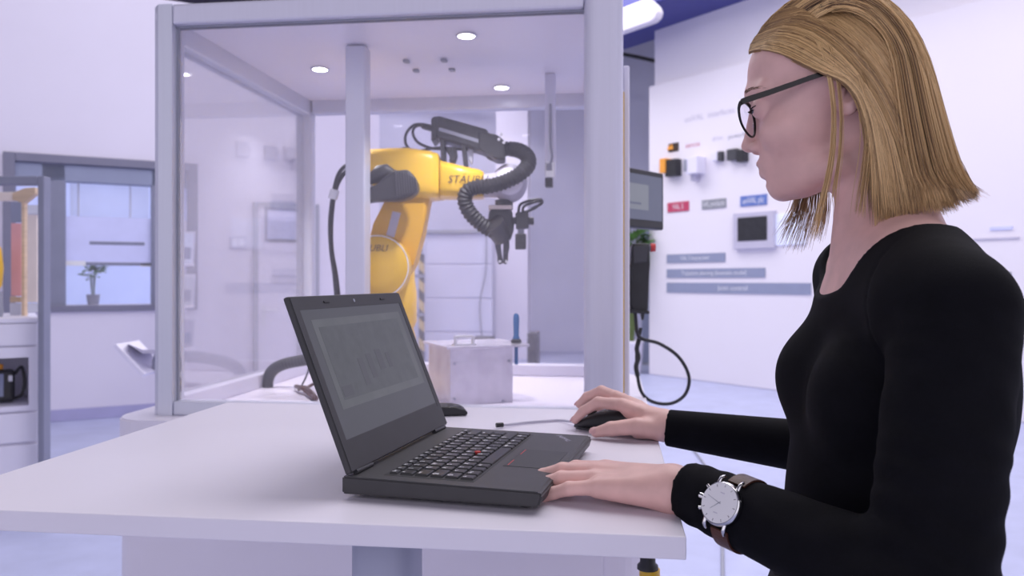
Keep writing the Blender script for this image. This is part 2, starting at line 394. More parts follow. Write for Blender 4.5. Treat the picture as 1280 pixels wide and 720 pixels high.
def surface(fn, lo, hi, h, B=10):
    lo = np.asarray(lo, float); hi = np.asarray(hi, float)
    nb = np.maximum(1, np.ceil((hi - lo) / (h * B)).astype(int)); n = nb * B + 1
    V = np.empty(n, np.float32)
    ctr = [lo[i] + (np.arange(nb[i]) + .5) * B * h for i in range(3)]
    g = np.stack(np.meshgrid(*ctr, indexing='ij'), -1).reshape(-1, 3)
    d = fn(g); rad = B * h * 0.5 * math.sqrt(3) * 1.5 + 2 * h
    dd = np.sign(d).reshape(nb)
    V[:-1, :-1, :-1] = np.repeat(np.repeat(np.repeat(dd, B, 0), B, 1), B, 2)
    V[-1] = V[-2]; V[:, -1] = V[:, -2]; V[:, :, -1] = V[:, :, -2]
    ax = np.arange(B + 1) * h
    off = np.stack(np.meshgrid(ax, ax, ax, indexing='ij'), -1).reshape(-1, 3)
    idx = np.argwhere(np.abs(d.reshape(nb)) < rad)
    for s0 in range(0, len(idx), 200):
        ch = idx[s0:s0 + 200]
        pts = (lo + ch * B * h)[:, None, :] + off[None]
        val = fn(pts.reshape(-1, 3)).reshape(len(ch), B + 1, B + 1, B + 1)
        for (i, j, k), w in zip(ch * B, val): V[i:i + B + 1, j:j + B + 1, k:k + B + 1] = w
    S = V < 0
    cnt = np.zeros(n - 1, np.int8)
    for a in (0, 1):
        for b in (0, 1):
            for c in (0, 1): cnt += S[a:n[0] - 1 + a, b:n[1] - 1 + b, c:n[2] - 1 + c]
    act = np.argwhere((cnt > 0) & (cnt < 8)); m = len(act)
    ids = np.full(n - 1, -1, np.int64); ids[tuple(act.T)] = np.arange(m)
    acc = np.zeros((m, 3)); num = np.zeros(m)
    cor = np.array([[a, b, c] for a in (0, 1) for b in (0, 1) for c in (0, 1)])
    for i in range(8):
        for j in range(i + 1, 8):
            if np.abs(cor[i] - cor[j]).sum() != 1: continue
            va = V[tuple((act + cor[i]).T)]; vb = V[tuple((act + cor[j]).T)]; x = (va < 0) != (vb < 0)
            t = np.where(x, va / np.where(x, va - vb, 1), 0)
            acc += np.where(x[:, None], cor[i] + t[:, None] * (cor[j] - cor[i]), 0); num += x
    P = lo + (act + acc / num[:, None]) * h
    quads = []
    for axn in range(3):
        o1, o2 = [(1, 2), (2, 0), (0, 1)][axn]
        e = np.zeros(3, int); e[axn] = 1; e1 = np.zeros(3, int); e1[o1] = 1; e2 = np.zeros(3, int); e2[o2] = 1
        sl = [slice(1, n[i] - 1) for i in range(3)]; sl[axn] = slice(0, n[axn] - 1)
        sh = list(sl); sh[axn] = slice(1, n[axn])
        A = S[tuple(sl)]; Bv = S[tuple(sh)]
        base = np.array([0 if i == axn else 1 for i in range(3)])
        for flag in (True, False):
            w = np.argwhere((A != Bv) & (A == flag)) + base
            if not len(w): continue
            q = np.stack([ids[tuple((w - e1 - e2).T)], ids[tuple((w - e2).T)], ids[tuple(w.T)], ids[tuple((w - e1).T)]], 1)
            quads.append(q if flag else q[:, ::-1])
    Q = np.concatenate(quads); Q = Q[(Q >= 0).all(1)]
    return P, Q
def np_mesh(name, parts, m, parent=None, T=None, **kw):
    """parts: list of (points, quads) joined into one smooth mesh"""
    mb = MB()
    for P, Q in parts:
        mb.add([tuple(p) for p in P], [tuple(int(i) for i in q) for q in Q], True, T)
    return mb.build(name, m, parent, **kw)

# ------------------------------------------------------------------ the hall
mb = MB().box((-14, -4, -0.1), (14, 16, 0), CAMT); struct('floor', mb, 'floor')
mb = MB().box((-14, -4, 5.6), (14, 16, 5.7), CAMT); struct('ceiling', mb, 'ceil')
WL = Wall(-3.657, 6.90, .8805, .4741)          # wall with the office window
WB = Wall(0, 13.5, 1, 0)                       # far end of the hall
WR = Wall(1.81, 10.17, .595, -.804)            # white display wall
wx0, wz0, wx1, wz1 = WL.rect(4, 204, 247, 390)
wu0, wu1, wv0, wv1 = wx0, wx1, 0.93, 2.26
mb = MB()
for lo, hi in (((-7, -.12, 0), (wu0, 0, 3.72)), ((wu1, -.12, 0), (2.62, 0, 3.72)), ((wu0, -.12, 0), (wu1, 0, wv0)), ((wu0, -.12, wv1), (wu1, 0, 3.72))):
    mb.box(lo, hi, WL.T)
struct('wall_left', mb, 'wall')
struct('baseboard_left', MB().box((-7, 0, 0), (2.62, .018, .10), WL.T, .004), 'skirting')
struct('wall_back', MB().box((-9, -.15, 0), (9, 0, 5.6), WB.T), 'farwall')
bl = WR.hit(818, 300)[0]
mb = MB().box((bl, -.35, 1.0), (bl + 6.6, 0, 4.9), WR.T, .01)
mb.box((bl - .05, -.35, 0), (bl + 6.6, .05, 3.66), WR.T, .012)
struct('wall_right', mb, 'board')
# blue fascia over the display wall, white sign blade in front of it
zbl = (WR.hit(776, 57, -.1)[1] + WR.hit(930, 1, 0)[1]) / 2; zwl = (WR.hit(776, 40, .9)[1] + WR.hit(824, 23, .9)[1]) / 2; zwt = WR.hit(776, 10, .9)[1]
mb = MB().box((bl - 2.2, -.3, zbl), (bl + 6.6, .75, zbl + 1.0), WR.T, .03); struct('trim_1', mb, 'beam')
pu = WR.hit(821, 24, 0.9)[0]
mb = MB(); pl = [(pu - 2.6, zwl), (pu - .10, zwl), (pu - .03, zwl + .03), (pu, zwl + .09), (pu - .03, zwl + .16), (pu - .16, zwt), (pu - 2.6, zwt)]
mb.prism(pl, .78, .9, WR.T, .02); struct('trim_2', mb, 'board')
mb = MB().tube([px(770, 66, 12.5), px(800, 72, 12.5), px(822, 77, 12.5)], .03); mb.build('roof_pipe', 'black', label='thin dark pipe running high across the grey far wall beside the display wall', cat='pipe')
# pillars and shallow far wall features
mb = MB()
a = px(620, 350, 12.2); b = px(660, 350, 12.2)
mb.box((a.x, 0, 0), (b.x, .5, 5.6), Matrix.Translation((0, a.y, 0))); struct('trim_3', mb, 'wall')
mb = MB(); a = px(474, 110, 13.2); mb.box((-.5, -.1, 0), (1.7, .1, .06), frame(px(474, 112, 13.0), px(560, 122, 13.0) - px(474, 112, 13.0)))
struct('trim_4', mb, 'skirting')
# sectional door on the far wall
dr = thing('sectional_door', 'pale grey sectional door with horizontal panels behind the robot cell', 'door', gr(568, 446, 0))
for i, (y0, y1) in enumerate(((292, 330), (332, 372), (374, 414), (416, 453))):
    a = px(533, y1, 11.8); b = px(617, y0, 11.8)
    MB().box((a.x, a.y - .03, max(a.z, 0.01)), (b.x, a.y + .03, b.z), bev=.012).build('panel', 'farwall', dr)
MB().box((px(521, 290, 11.8).x, px(521, 290, 11.8).y - .06, px(521, 292, 11.8).z), (px(620, 290, 11.8).x, px(521, 290, 11.8).y + .06, px(521, 288, 11.8).z)).build('lintel_rail', 'grey', dr)
MB().tube([px(608, 296, 11.6), px(607, 340, 11.6), px(600, 380, 11.6), px(603, 430, 11.6)], .012).build('pull_cord', 'grey', dr)
a = px(527, 446, 11.5); b = px(527, 290, 11.5)
hp_ = thing('hazard_post', 'slim post with black and yellow warning stripes before the sectional door', 'post', (a.x, a.y, 0))
MB().box((a.x - .035, a.y - .035, 0), (a.x + .035, a.y + .035, px(0, 318, 11.5).z)).build('striped_sleeve', 'hazard', hp_)
MB().cyl((a.x, a.y, px(0, 318, 11.5).z), (a.x, a.y, b.z), .02).build('upright', 'grey', hp_)
for y in (345, 393):
    MB().box((a.x - .10, a.y - .05, px(0, y + 2, 11.5).z), (a.x + .04, a.y - .03, px(0, y - 2, 11.5).z)).build('bracket', 'grey', hp_)
for x0, x1, y0, y1, Z, lab in ((592, 616, 421, 440, 9.5, 'low black equipment case on the hall floor behind the acrylic box'), (661, 673, 415, 437, 9.5, 'tall dark grey equipment case on the hall floor right of the white pillar')):
    g = px((x0 + x1) / 2, y1, Z); w = (x1 - x0) * Z / 2000; t = thing('equipment_case', lab, 'case', (g.x, g.y, 0), 'equipment cases on the hall floor')
    h = g.z + (y1 - y0) * Z / 1000
    MB().box((g.x - w, g.y - .2, 0), (g.x + w, g.y + .2, h - .05), bev=.015).build('body', 'darkgrey', t)
    MB().box((g.x - w, g.y - .2, h - .046), (g.x + w, g.y + .2, h), bev=.012).build('lid', 'darkgrey', t)
    MB().tube([(g.x - w * .5, g.y - .2, h - .2), (g.x - w * .4, g.y - .24, h - .2), (g.x + w * .4, g.y - .24, h - .2), (g.x + w * .5, g.y - .2, h - .2)], .012).build('handle', 'black', t)

# office window in the left wall
fw = .085
mb = MB()
for lo, hi in (((wu0, -.10, wv0), (wu0 + fw, .03, wv1)), ((wu1 - fw, -.10, wv0), (wu1, .03, wv1)), ((wu0 + fw, -.10, wv0), (wu1 - fw, .03, wv0 + fw * .6)), ((wu0 + fw, -.10, wv1 - fw * .85), (wu1 - fw, .03, wv1))):
    mb.box(lo, hi, WL.T, .006)
win = struct('window_1', mb, 'windowframe')
WM[win.name] = Matrix.Translation(win.location)
mu_ = WL.hit(67, 300)[0]; mu2 = WL.hit(203, 300)[0]
for u in (mu_, mu2): MB().box((u - .09, -.10, wv0), (u + .09, .0, wv1 - .05), WL.T, .006).build('mullion', 'greyframe', win)
MB().box((wu0, -.10, wv1 - .22), (wu1, -.0, wv1 - .075), WL.T, .006).build('transom', 'barblue', win)
edges = [wu0 + fw, mu_ - .09, mu_ + .09, mu2 - .09, mu2 + .09, wu1 - fw]
for i in (0, 2, 4):
    MB().box((edges[i], -.055, wv0 + .05), (edges[i + 1], -.047, wv1 - .2), WL.T).build('pane', 'pane', win)
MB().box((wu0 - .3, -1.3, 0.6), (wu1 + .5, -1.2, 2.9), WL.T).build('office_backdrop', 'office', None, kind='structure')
# venetian blind: one slat each
bu0, bu1 = mu_ + .12, mu2 - .10
bt = WL.hit(130, 228)[1]; bb = WL.hit(130, 272)[1]
bl_ = thing('venetian_blind', 'pale blue venetian blind pulled half down behind the office window', 'blind', WL.T @ Vector(((bu0 + bu1) / 2, -.16, bt)))
MB().box((bu0, -.20, bt), (bu1, -.14, bt + .05), WL.T, .006).build('head_rail', 'slat', bl_)
ns = 13
for i in range(ns):
    v = bt - (bt - bb) * (i + .5) / ns
    T = WL.T @ Matrix.Translation(((bu0 + bu1) / 2, -.17, v)) @ Matrix.Rotation(math.radians(38), 4, 'X')
    MB().box((-(bu1 - bu0) / 2, -.02, -.0015), ((bu1 - bu0) / 2, .02, .0015), T).build('slat', 'slat', bl_)
for x in (98, 164):
    u = WL.hit(x, 250)[0]; MB().cyl(WL.T @ Vector((u, -.14, bt)), WL.T @ Vector((u, -.14, bb - .25)), .007, n=8).build('cord', 'print_', bl_)
MB().box((bu0, -.19, bb - .03), (bu1, -.15, bb), WL.T, .005).build('bottom_rail', 'slat', bl_)
# frosted privacy strips on the pane, dark and white dashes
pd = -.046
MB().box((mu_ + .09, pd, WL.hit(130, 330)[1]), (mu2 - .09, pd + .002, WL.hit(130, 271)[1]), WL.T).build('frosted_strip', 'frost', win)
for x0, x1, y, h, mm in ((64, 76, 286, 3, 'windowframe'), (64, 76, 303, 3, 'windowframe'), (112, 181, 304, 4, 'greyframe'), (64, 75, 329, 3, 'greyframe'), (75, 107, 329, 6, 'print_'), (107, 193, 330, 4, 'greyframe'), (176, 192, 331, 5, 'print_')):
    u0, _, u1, _ = WL.rect(x0, y, x1, y + 1); v = WL.hit((x0 + x1) / 2, y)[1]; hh = h * .0068 / 2
    MB().box((u0, pd + .002, v - hh), (u1, pd + .005, v + hh), WL.T).build('stripe', mm, win)

def plant(name, label, base, height, pot_r, pot_h, n, leaf, seed, spread, potm='white', group=None, droop=.3):
    rnd = random.Random(seed); t = thing(name, label, 'plant', base); b = Vector(base)
    MB().lathe(b, (0, 0, 1), [(0, pot_r * .8), (pot_h * .1, pot_r * .84), (pot_h * .9, pot_r), (pot_h, pot_r * 1.02), (pot_h, pot_r * .9), (pot_h * .88, pot_r * .88)]).build('pot', potm, t)
    MB().cyl(b + Vector((0, 0, pot_h * .8)), b + Vector((0, 0, pot_h * .9)), pot_r * .88).build('soil', 'soil', t)
    st = MB(); lv = MB()
    for i in range(n):
        g = rnd.uniform(0, 6.28); rr = rnd.uniform(.2, 1) * spread; hh = pot_h + height * rnd.uniform(.5, 1)
        p0 = b + Vector((math.cos(g) * pot_r * .2, math.sin(g) * pot_r * .2, pot_h * .85)); p2 = b + Vector((math.cos(g) * rr, math.sin(g) * rr, hh))
        p1 = (p0 + p2) / 2 + Vector((0, 0, height * .12)); st.tube([p0, p1, p2], [pot_r * .05, pot_r * .04, pot_r * .02], n=5, sub=4)
        for k in range(5):
            q = p1.lerp(p2, .25 + .75 * k / 4) + Vector((0, 0, 0)); g2 = g + rnd.uniform(-1.6, 1.6)
            d = Vector((math.cos(g2), math.sin(g2), rnd.uniform(-droop, .5))).normalized(); s_ = d.cross(Vector((0, 0, 1))).normalized(); L = leaf * rnd.uniform(.7, 1.2)
            up = s_.cross(d) * L * .06
            pts = [q, q + d * L * .35 + s_ * L * .22 + up, q + d * L * .7 + s_ * L * .16 + up, q + d * L - up, q + d * L * .7 - s_ * L * .16 + up, q + d * L * .35 - s_ * L * .22 + up, q + d * L * .45]
            lv.add(pts, [(0, 1, 6), (1, 2, 6), (2, 3, 6), (3, 4, 6), (4, 5, 6), (5, 0, 6)], True)
    st.build('stem', 'stem', t); lv.build('foliage', 'leaf', t, kind='stuff'); return t
pb = WL.T @ Vector((WL.hit(117, 381)[0], -.30, .98))
MB().box((wu0, -.5, .90), (wu1, -.13, .98), WL.T, .01).build('window_sill', 'white', win)
plant('potted_plant', 'small potted plant on the office window sill', pb, .34, .055, .09, 12, .10, 3, .07, 'grey')

# door, sign, switch and hooks on the left wall behind the cell's side pane
du0, _, du1, dv1 = WL.rect(322, 258, 392, 460); dv1 = WL.hit(330, 259)[1]
d = struct('door_1', MB().box((du0, 0, 0), (du1, .03, dv1), WL.T, .004), 'wall')
for lo, hi in (((du0 - .045, 0, 0), (du0, .05, dv1 + .045)), ((du1, 0, 0), (du1 + .045, .05, dv1 + .045)), ((du0, 0, dv1), (du1, .05, dv1 + .045))):
    MB().box(lo, hi, WL.T, .004).build('door_frame', 'grey', d)
u0, v0, u1, v1 = WL.rect(334, 264, 371, 299)
MB().box((u0, .03, v0), (u1, .036, v1), WL.T, .002).build('door_window', 'frost', d)
MB().box((u0 - .03, .03, v0 - .03), (u1 + .03, .034, v1 + .03), WL.T, .002).build('window_bead', 'greyframe', d)
u0, v0, u1, v1 = WL.rect(338, 344, 380, 356); MB().box((u0, .03, v0), (u1, .035, v1), WL.T).build('door_strip', 'inkgrey', d)
hu, hv = WL.hit(329, 388); MB().cyl(WL.T @ Vector((hu, .03, hv)), WL.T @ Vector((hu, .08, hv)), .012).cyl(WL.T @ Vector((hu, .08, hv)), WL.T @ Vector((hu + .12, .08, hv)), .010).box((hu - .02, .03, hv - .15), (hu + .02, .037, hv + .05), WL.T, .004).build('door_handle', 'steel', d)
u0, v0, u1, v1 = WL.rect(339, 242, 367, 253)
s = thing('door_sign', 'small pale grey sign on the wall above the door', 'sign', WL.T @ Vector(((u0 + u1) / 2, .01, v0)))
MB().box((u0, 0, v0), (u1, .012, v1), WL.T, .003).build('plate', 'inkgrey', s)
u0, v0, u1, v1 = WL.rect(287, 296, 308, 311)
s = thing('wall_switch', 'small pale grey switch box on the wall left of the door', 'switch', WL.T @ Vector(((u0 + u1) / 2, .01, v0)))
MB().box((u0, 0, v0), (u1, .03, v1), WL.T, .006).build('housing', 'inkgrey', s)
for k in range(2): MB().box((u0 + (u1 - u0) * (.12 + .4 * k), .03, v0 + .02), (u0 + (u1 - u0) * (.46 + .4 * k), .038, v1 - .02), WL.T, .003).build('rocker', 'white', s)
for (x, y), lab in (((303, 187), 'grey wall spotlight high on the wall, leftmost of three'), ((338, 191), 'grey wall spotlight high on the wall, middle of three'), ((362, 192), 'grey wall spotlight high on the wall, nearest the cell corner')):
    u, v = WL.hit(x, y); s = thing('wall_spotlight', lab, 'spotlight', WL.T @ Vector((u, 0, v - .05)), 'wall spotlights above the door')
    MB().box((u - .06, 0, v - .07), (u + .06, .03, v + .07), WL.T, .008).build('wall_plate', 'inkgrey', s)
    MB().cyl(WL.T @ Vector((u, .03, v)), WL.T @ Vector((u, .12, v - .02)), .045, .06).build('lamp_head', 'inkgrey', s)

# literature stand by the office window
lu, lz = WL.hit(222, 440); ld = .45
lb = WL.T @ Vector((lu, ld, 0))
s = thing('literature_stand', 'white literature stand with angled trays of magazines by the office window', 'stand', lb)
MB().cyl(lb, lb + Vector((0, 0, .03)), .22, .20).build('foot', 'white', s)
MB().box((lu - .03, ld - .06, .03), (lu + .03, ld - .03, 1.72), WL.T, .006).build('upright', 'white', s)
for i, v in enumerate((.62, .98, 1.34)):
    T = WL.T @ Matrix.Translation((lu, ld, v)) @ Matrix.Rotation(math.radians(-28), 4, 'X')
    p = MB().box((-.085, -.012, 0), (.085, 0, .30), T, .004).box((-.085, 0, 0), (.085, .05, .012), T, .003).build('tray', 'white', s)
    mg = thing('magazine', ('magazine on the lowest tray of the literature stand', 'magazine on the middle tray of the literature stand', 'magazine on the top tray of the literature stand')[i], 'magazine', T @ Vector((0, .01, .015)), 'magazines on the stand')
    MB().box((-.07, .002, .014), (.07, .012, .285), T, .001).build('cover', ('inkgrey', 'print_', 'slat')[i], mg)
    MB().box((-.055, .0125, .05), (.055, .014, .16), T).build('cover_picture', ('barblue', 'grey', 'barblue')[i], mg)
# tilted white reading tray projecting left of the cell post
o_ = px(186, 447, 4.6)
s = thing('reading_tray', 'white tilted tray of a lectern standing left of the cell corner post', 'tray', (o_.x + .06, o_.y, 0))
Tt = frame(px(158, 429, 4.6), px(193, 466, 4.6) - px(158, 429, 4.6), (0, 0, 1))
L_ = (px(193, 466, 4.6) - px(158, 429, 4.6)).length
MB().box((0, -.14, -.012), (L_, .14, .012), Tt, .004).build('tray_board', 'white', s)
q = lambda x, y, dz=0: px(x, y, 4.6 + dz)
MB().tube([q(193, 466), q(192, 452), q(196, 440)], .008).build('brace', 'grey', s)
MB().add([q(160, 430, -.13), q(178, 437, -.13), q(205, 437, -.13), q(205, 442, -.13), q(178, 442, -.13), q(160, 430, .13), q(178, 437, .13), q(205, 437, .13), q(205, 442, .13), q(178, 442, .13)],
         [(0, 1, 2, 3, 4), (9, 8, 7, 6, 5), (0, 5, 6, 1), (1, 6, 7, 2), (2, 7, 8, 3), (3, 8, 9, 4), (4, 9, 5, 0)]).build('shelf', 'inkgrey', s)
MB().cyl((q(204, 440).x, q(204, 440).y, 0), q(204, 440), .022).build('column', 'white', s)
MB().cyl((q(204, 440).x, q(204, 440).y, 0), (q(204, 440).x, q(204, 440).y, .02), .2, .18).build('foot', 'white', s)

# ------------------------------------------------------------------ display wall contents
def plate(name, label, x0, y0, x1, y1, m, text=None, tm='print_', d=.05, th=.012, size=.72, cat='sign', group=None, wide=None):
    u0, u1 = sorted((WR.hit(x0, y0, d)[0], WR.hit(x1, y0, d)[0])); xm = (x0 + x1) / 2
    v1 = WR.hit(xm, y0, d)[1]; v0 = WR.hit(xm, y1, d)[1]
    group = {'label_plate': 'label plates on the display wall', 'text_bar': 'slate text bars on the display wall'}.get(name)
    t = thing(name, label, cat, WR.T @ Vector(((u0 + u1) / 2, d, v0)), group)
    MB().box((u0, d, v0), (u1, d + th, v1), WR.T, .002).build('plate', m, t)
    if text:
        T = WR.textT((u0 + u1) / 2, d + th + .002, (v0 + v1) / 2)
        mb = MB().text(text, (v1 - v0) * size, Matrix())
        wid = max(v[0] for v in mb.v) - min(v[0] for v in mb.v)
        k = min(1.0, (wide or .9) * (u1 - u0) / wid); lo = (max(v[0] for v in mb.v) + min(v[0] for v in mb.v)) / 2
        mb.v = [tuple(T @ Vector(((v[0] - lo) * k, v[1], v[2]))) for v in mb.v]
        mb.build('lettering', tm, t)
    return t
plate('label_plate', 'crimson label plate reading VAL 3 on the display wall', 835, 252.5, 861.5, 264.5, 'redplate', 'VAL 3', size=.8, wide=.5)
plate('label_plate', 'grey label plate reading VAL products on the display wall', 878, 249, 908, 260.5, 'greyplate', 'VAL products', size=.8, wide=.9)
plate('label_plate', 'blue label plate reading uniVAL plc on the display wall', 926, 244, 959, 257, 'blueplate', 'uniVAL plc', size=.85, wide=.8)
plate('text_bar', 'slate bar reading VAL 3 Interpreter, shortest of the three bars', 834, 317, 907, 328, 'barblue', 'VAL 3 Interpreter', size=.66, wide=.5)
plate('text_bar', 'slate bar reading Trajectory planning, middle of the three bars', 834, 335.5, 957, 347, 'barblue', 'Trajectory planning (kinematic model)', size=.66, wide=.66)
plate('text_bar', 'slate bar reading Joint control, longest of the three bars', 834, 353.5, 1014, 367, 'barblue', 'Joint control', size=.66, wide=.22)
def wtext(name, label, x, y, size, text, tm, d=.05, rel=1.0):
    u, v = WR.hit(x, y, d); T = WR.textT(u, d + .002, v)
    MB().text(text, size, T).build(name, tm, label=label, cat='lettering')
wtext('heading_lettering', 'pale grey heading uniVAL interfaces across the top of the display wall', 886, 144, .10, 'uniVAL  interfaces', 'inkgrey')
wtext('caption_lettering', 'small crimson caption above the white device on the display wall', 866, 181, .085, 'sercos', 'redplate')
wtext('caption_lettering', 'small grey caption above the small two-tone device', 897, 173, .075, 'drive', 'inkgrey')
wtext('caption_lettering', 'small dark caption above the black camera-like device', 924, 169, .075, 'powerlink', 'grey')
plate('logo_plate', 'small amber and brown picture tile above the orange device', 836, 179, 848.5, 189.5, 'ink', cat='picture')
uu, vv = WR.hit(842, 184); MB().prism([(uu - .05, vv - .035), (uu - .02, vv + .03), (uu, vv - .01), (uu + .03, vv + .035), (uu + .05, vv - .035)], .063, .066, WR.T).build('amber_motif', 'orange', label='amber motif on the small picture tile', cat='picture')
def device(name, label, faces, extra=None, depth=.12):
    """faces: list of (x0, y0, x1, y1, material, part name, depth)"""
    xs = faces[0]; b = WR.hit((xs[0] + xs[2]) / 2, xs[3], .05)
    t = thing(name, label, 'device', WR.T @ Vector((b[0], .05, b[1])), 'bus devices on the display wall' if name == 'bus_coupler' else None)
    for x0, y0, x1, y1, m, nm, dp in faces:
        u0, u1 = sorted((WR.hit(x0, y0, .05 + dp)[0], WR.hit(x1, y0, .05 + dp)[0])); v1 = WR.hit((x0 + x1) / 2, y0, .05 + dp)[1]; v0 = WR.hit((x0 + x1) / 2, y1, .05 + dp)[1]
        MB().box((u0, .05, v0), (u1, .05 + dp, v1), WR.T, .006).build(nm, m, t)
    return t
device('bus_coupler', 'orange and black device on the display wall beside the monitor', [(824, 198, 831, 216, 'orange', 'side_cover', .12), (831, 199, 845, 220, 'black', 'housing', .10)])
device('bus_coupler', 'white box device with a plug below on the display wall', [(856, 196, 871, 217, 'white', 'housing', .16), (854, 199, 857, 214, 'grey', 'terminal_strip', .18), (863, 217, 868, 226, 'inkgrey', 'plug', .10)])
device('bus_coupler', 'small white and grey device, second from the right on the display wall', [(888, 190, 896, 201, 'white', 'housing', .07), (896.5, 189, 901.5, 201, 'darkgrey', 'connector', .06)])
device('bus_coupler', 'black camera-like device in front of her nose on the display wall', [(908, 186, 920, 200, 'darkgrey', 'rear_block', .07), (920, 187, 929, 202, 'black', 'front_block', .10)])
t = device('panel_computer', 'grey panel computer with a dark screen on the display wall', [(916, 265, 967, 311, 'inkgrey', 'case', .06)])
u0, u1 = sorted((WR.hit(922, 280, .11)[0], WR.hit(959, 280, .11)[0])); v1 = WR.hit(940, 271, .11)[1]; v0 = WR.hit(940, 301, .11)[1]
MB().box((u0, .11, v0), (u1, .114, v1), WR.T, .002).build('screen', 'black', t)
t = device('info_panel', 'pale blue panel half hidden by her hanging hair', [(969, 266, 1006, 306, 'slat', 'plate', .02)])
plate('heading_rule', 'thin grey rule on the display wall right of her shoulder', 1217, 297, 1275, 299.5, 'inkgrey', cat='sign')
plate('faint_label', 'faint lavender label above the thin grey rule', 1238, 283, 1266, 287.5, 'frost', cat='sign')
plate('tab_marker', 'short dark dash on the display wall beside her shoulder', 1250, 340, 1264.5, 343, 'grey', cat='sign')

# tall plant at the display wall's end
pb = gr(788, 466, 0)
plant('tall_plant', 'tall leafy plant in a white pot at the end of the display wall', pb, 1.75, .17, .42, 60, .26, 7, .24)
rw = thing('blue_screen_panel', 'narrow slate blue partition beside the tall plant', 'partition', (px(808, 350, 11.4).x, px(808, 350, 11.4).y, 0))
a = px(802, 350, 11.4); b = px(818, 350, 11.4)
MB().box((a.x, a.y - .03, .02), (b.x + .05, a.y + .03, 1.9), bev=.01).build('panel', 'barblue', rw)
MB().box((a.x - .05, a.y - .1, 0), (b.x + .1, a.y + .1, .02), bev=.004).build('foot', 'grey', rw)

# ------------------------------------------------------------------ workstation at the left edge
ZW = 4.0
def wq(x, y, dz=0): return px(x, y, ZW + dz)
ws = thing('drawer_cabinet', 'white workstation cabinet with an open niche at the left edge', 'cabinet', wq(20, 650) - Vector((0, 0, wq(20, 650).z)))
Tw = frame(wq(48, 350) - Vector((0, 0, wq(48, 350).z)), cdir(.85, .53), (0, 0, 1))   # x right along the front, y away, z up
def zc(y): return EYE + (HZ - y) / F * ZW
wl = -.95
zt = zc(402); n0, n1 = zc(506), zc(446)
MB().box((wl, 0, zt - .005), (0, .7, zt + .02), Tw, .004).build('worktop', 'white', ws)
cb = MB()
cb.box((wl, .02, .04), (0, .68, n0), Tw, .003).box((wl, .02, n1), (0, .68, zt - .006), Tw, .003).box((-.041, .02, n0), (0, .68, n1), Tw).box((wl, .02, n0), (-.55, .68, n1), Tw).box((-.55, .42, n0), (-.041, .68, n1), Tw)
cb.build('carcass', 'white', ws)
for y0, y1 in ((404, 431), (433, 512), (515, 551), (554, 600), (603, 640)):
    if y0 == 433:
        for lo, hi in (((wl, 0, zc(y1)), (-.004, .02, n0)), ((wl, 0, n1), (-.004, .02, zc(y0))), ((-.041, 0, n0), (-.004, .02, n1)), ((wl, 0, n0), (-.55, .02, n1))):
            MB().box(lo, hi, Tw).build('niche_frame', 'white', ws)
    else:
        dd = MB().box((wl, 0, zc(y1)), (-.004, .02, zc(y0)), Tw, .003).build('drawer', 'white', ws)
MB().box((wl, .05, 0), (-.02, .64, .04), Tw).build('plinth', 'grey', ws)
tp = thing('teach_pendant', 'black teach pendant with an orange stop button lying in the cabinet niche', 'teach pendant', Tw @ Vector((-.25, .2, n0)))
Tp = Tw @ Matrix.Translation((-.07, .12, n0 + .012)) @ Matrix.Rotation(math.radians(-12), 4, 'X')
MB().box((-.34, 0, 0), (-.03, .05, .165), Tp, .02, 3).build('body', 'black', tp)
MB().box((-.32, -.003, .025), (-.078, .001, .14), Tp, .003).build('screen', 'barblue', tp)
MB().cyl(Tp @ Vector((-.105, .02, .165)), Tp @ Vector((-.105, .02, .19)), .024, .026).build('stop_button', 'orange', tp)
MB().box((-.058, -.004, .10), (-.040, .0, .13), Tp, .002).build('keypad', 'print_', tp)
MB().tube([Tp @ Vector(q_) for q_ in ((-.03, .03, .14), (.0, .0, .17), (.012, -.02, .10), (.0, -.01, .03), (-.05, .03, .015), (-.2, .02, .005))], .008).build('cable', 'rubber', tp)
gd = thing('guard_frame', 'slate grey post and beam guard frame in front of the left workstation', 'frame', wq(56, 580) - Vector((0, 0, wq(56, 580).z)))
p0 = wq(48, 350); p1 = wq(63.5, 350); zt2 = zc(222)
p0 = p0 + cdir(.035, 0)
Tg = frame((p0.x, p0.y - .03, 0), cdir(1, 0), (0, 0, 1))
wdt = .031
MB().box((0, -.03, 0), (wdt, .03, zt2), Tg, .004).build('post', 'greyframe', gd)
MB().box((-1.2, -.03, zt2 - .042), (0, .03, zt2), Tg, .004).build('beam', 'greyframe', gd)
MB().box((-.03, -.06, 0), (wdt + .03, .06, .012), Tg, .003).build('foot_plate', 'greyframe', gd)
gp = thing('glass_door', 'narrow cream edged glass door hinged on the guard frame', 'glass door', wq(40, 396))
WX = frame(px(0, 350, ZW), cdir(1, 0), (0, 0, 1)); mw = ZW / F
def wpoly(pts, k=1.0): return [(x * mw, (HZ - y) * mw) for x, y in pts]
def wbox(x0, y0, x1, y1, d0, d1, bev=.003):
    k = (ZW + d0) / F; T = frame(px(0, 350, ZW + d0), cdir(1, 0), (0, 0, 1))
    return MB().box((x0 * k, 0, (HZ - y1) * k), ((x1 - .3) * k, min(.03, d1 - d0), (HZ - y0) * k), T, bev)
wbox(34, 266, 46.5, 378, .10, .112).build('pane', 'cream', gp)
for y in (262, 385): wbox(34, y - 6, 48, y + 6, .085, .13, .004).build('clamp', 'alu', gp)
rb = thing('ply_gantry', 'pale wooden gantry with a pink poster panel behind the guard frame', 'gantry', px(20, 398, ZW + .3))
wbox(26.5, 250, 31, 396, .20, .26).build('upright', 'wood', rb)
wbox(-40, 240, 22, 251, .20, .30).build('crossbeam', 'cream', rb)
kg = (ZW + .19) / F
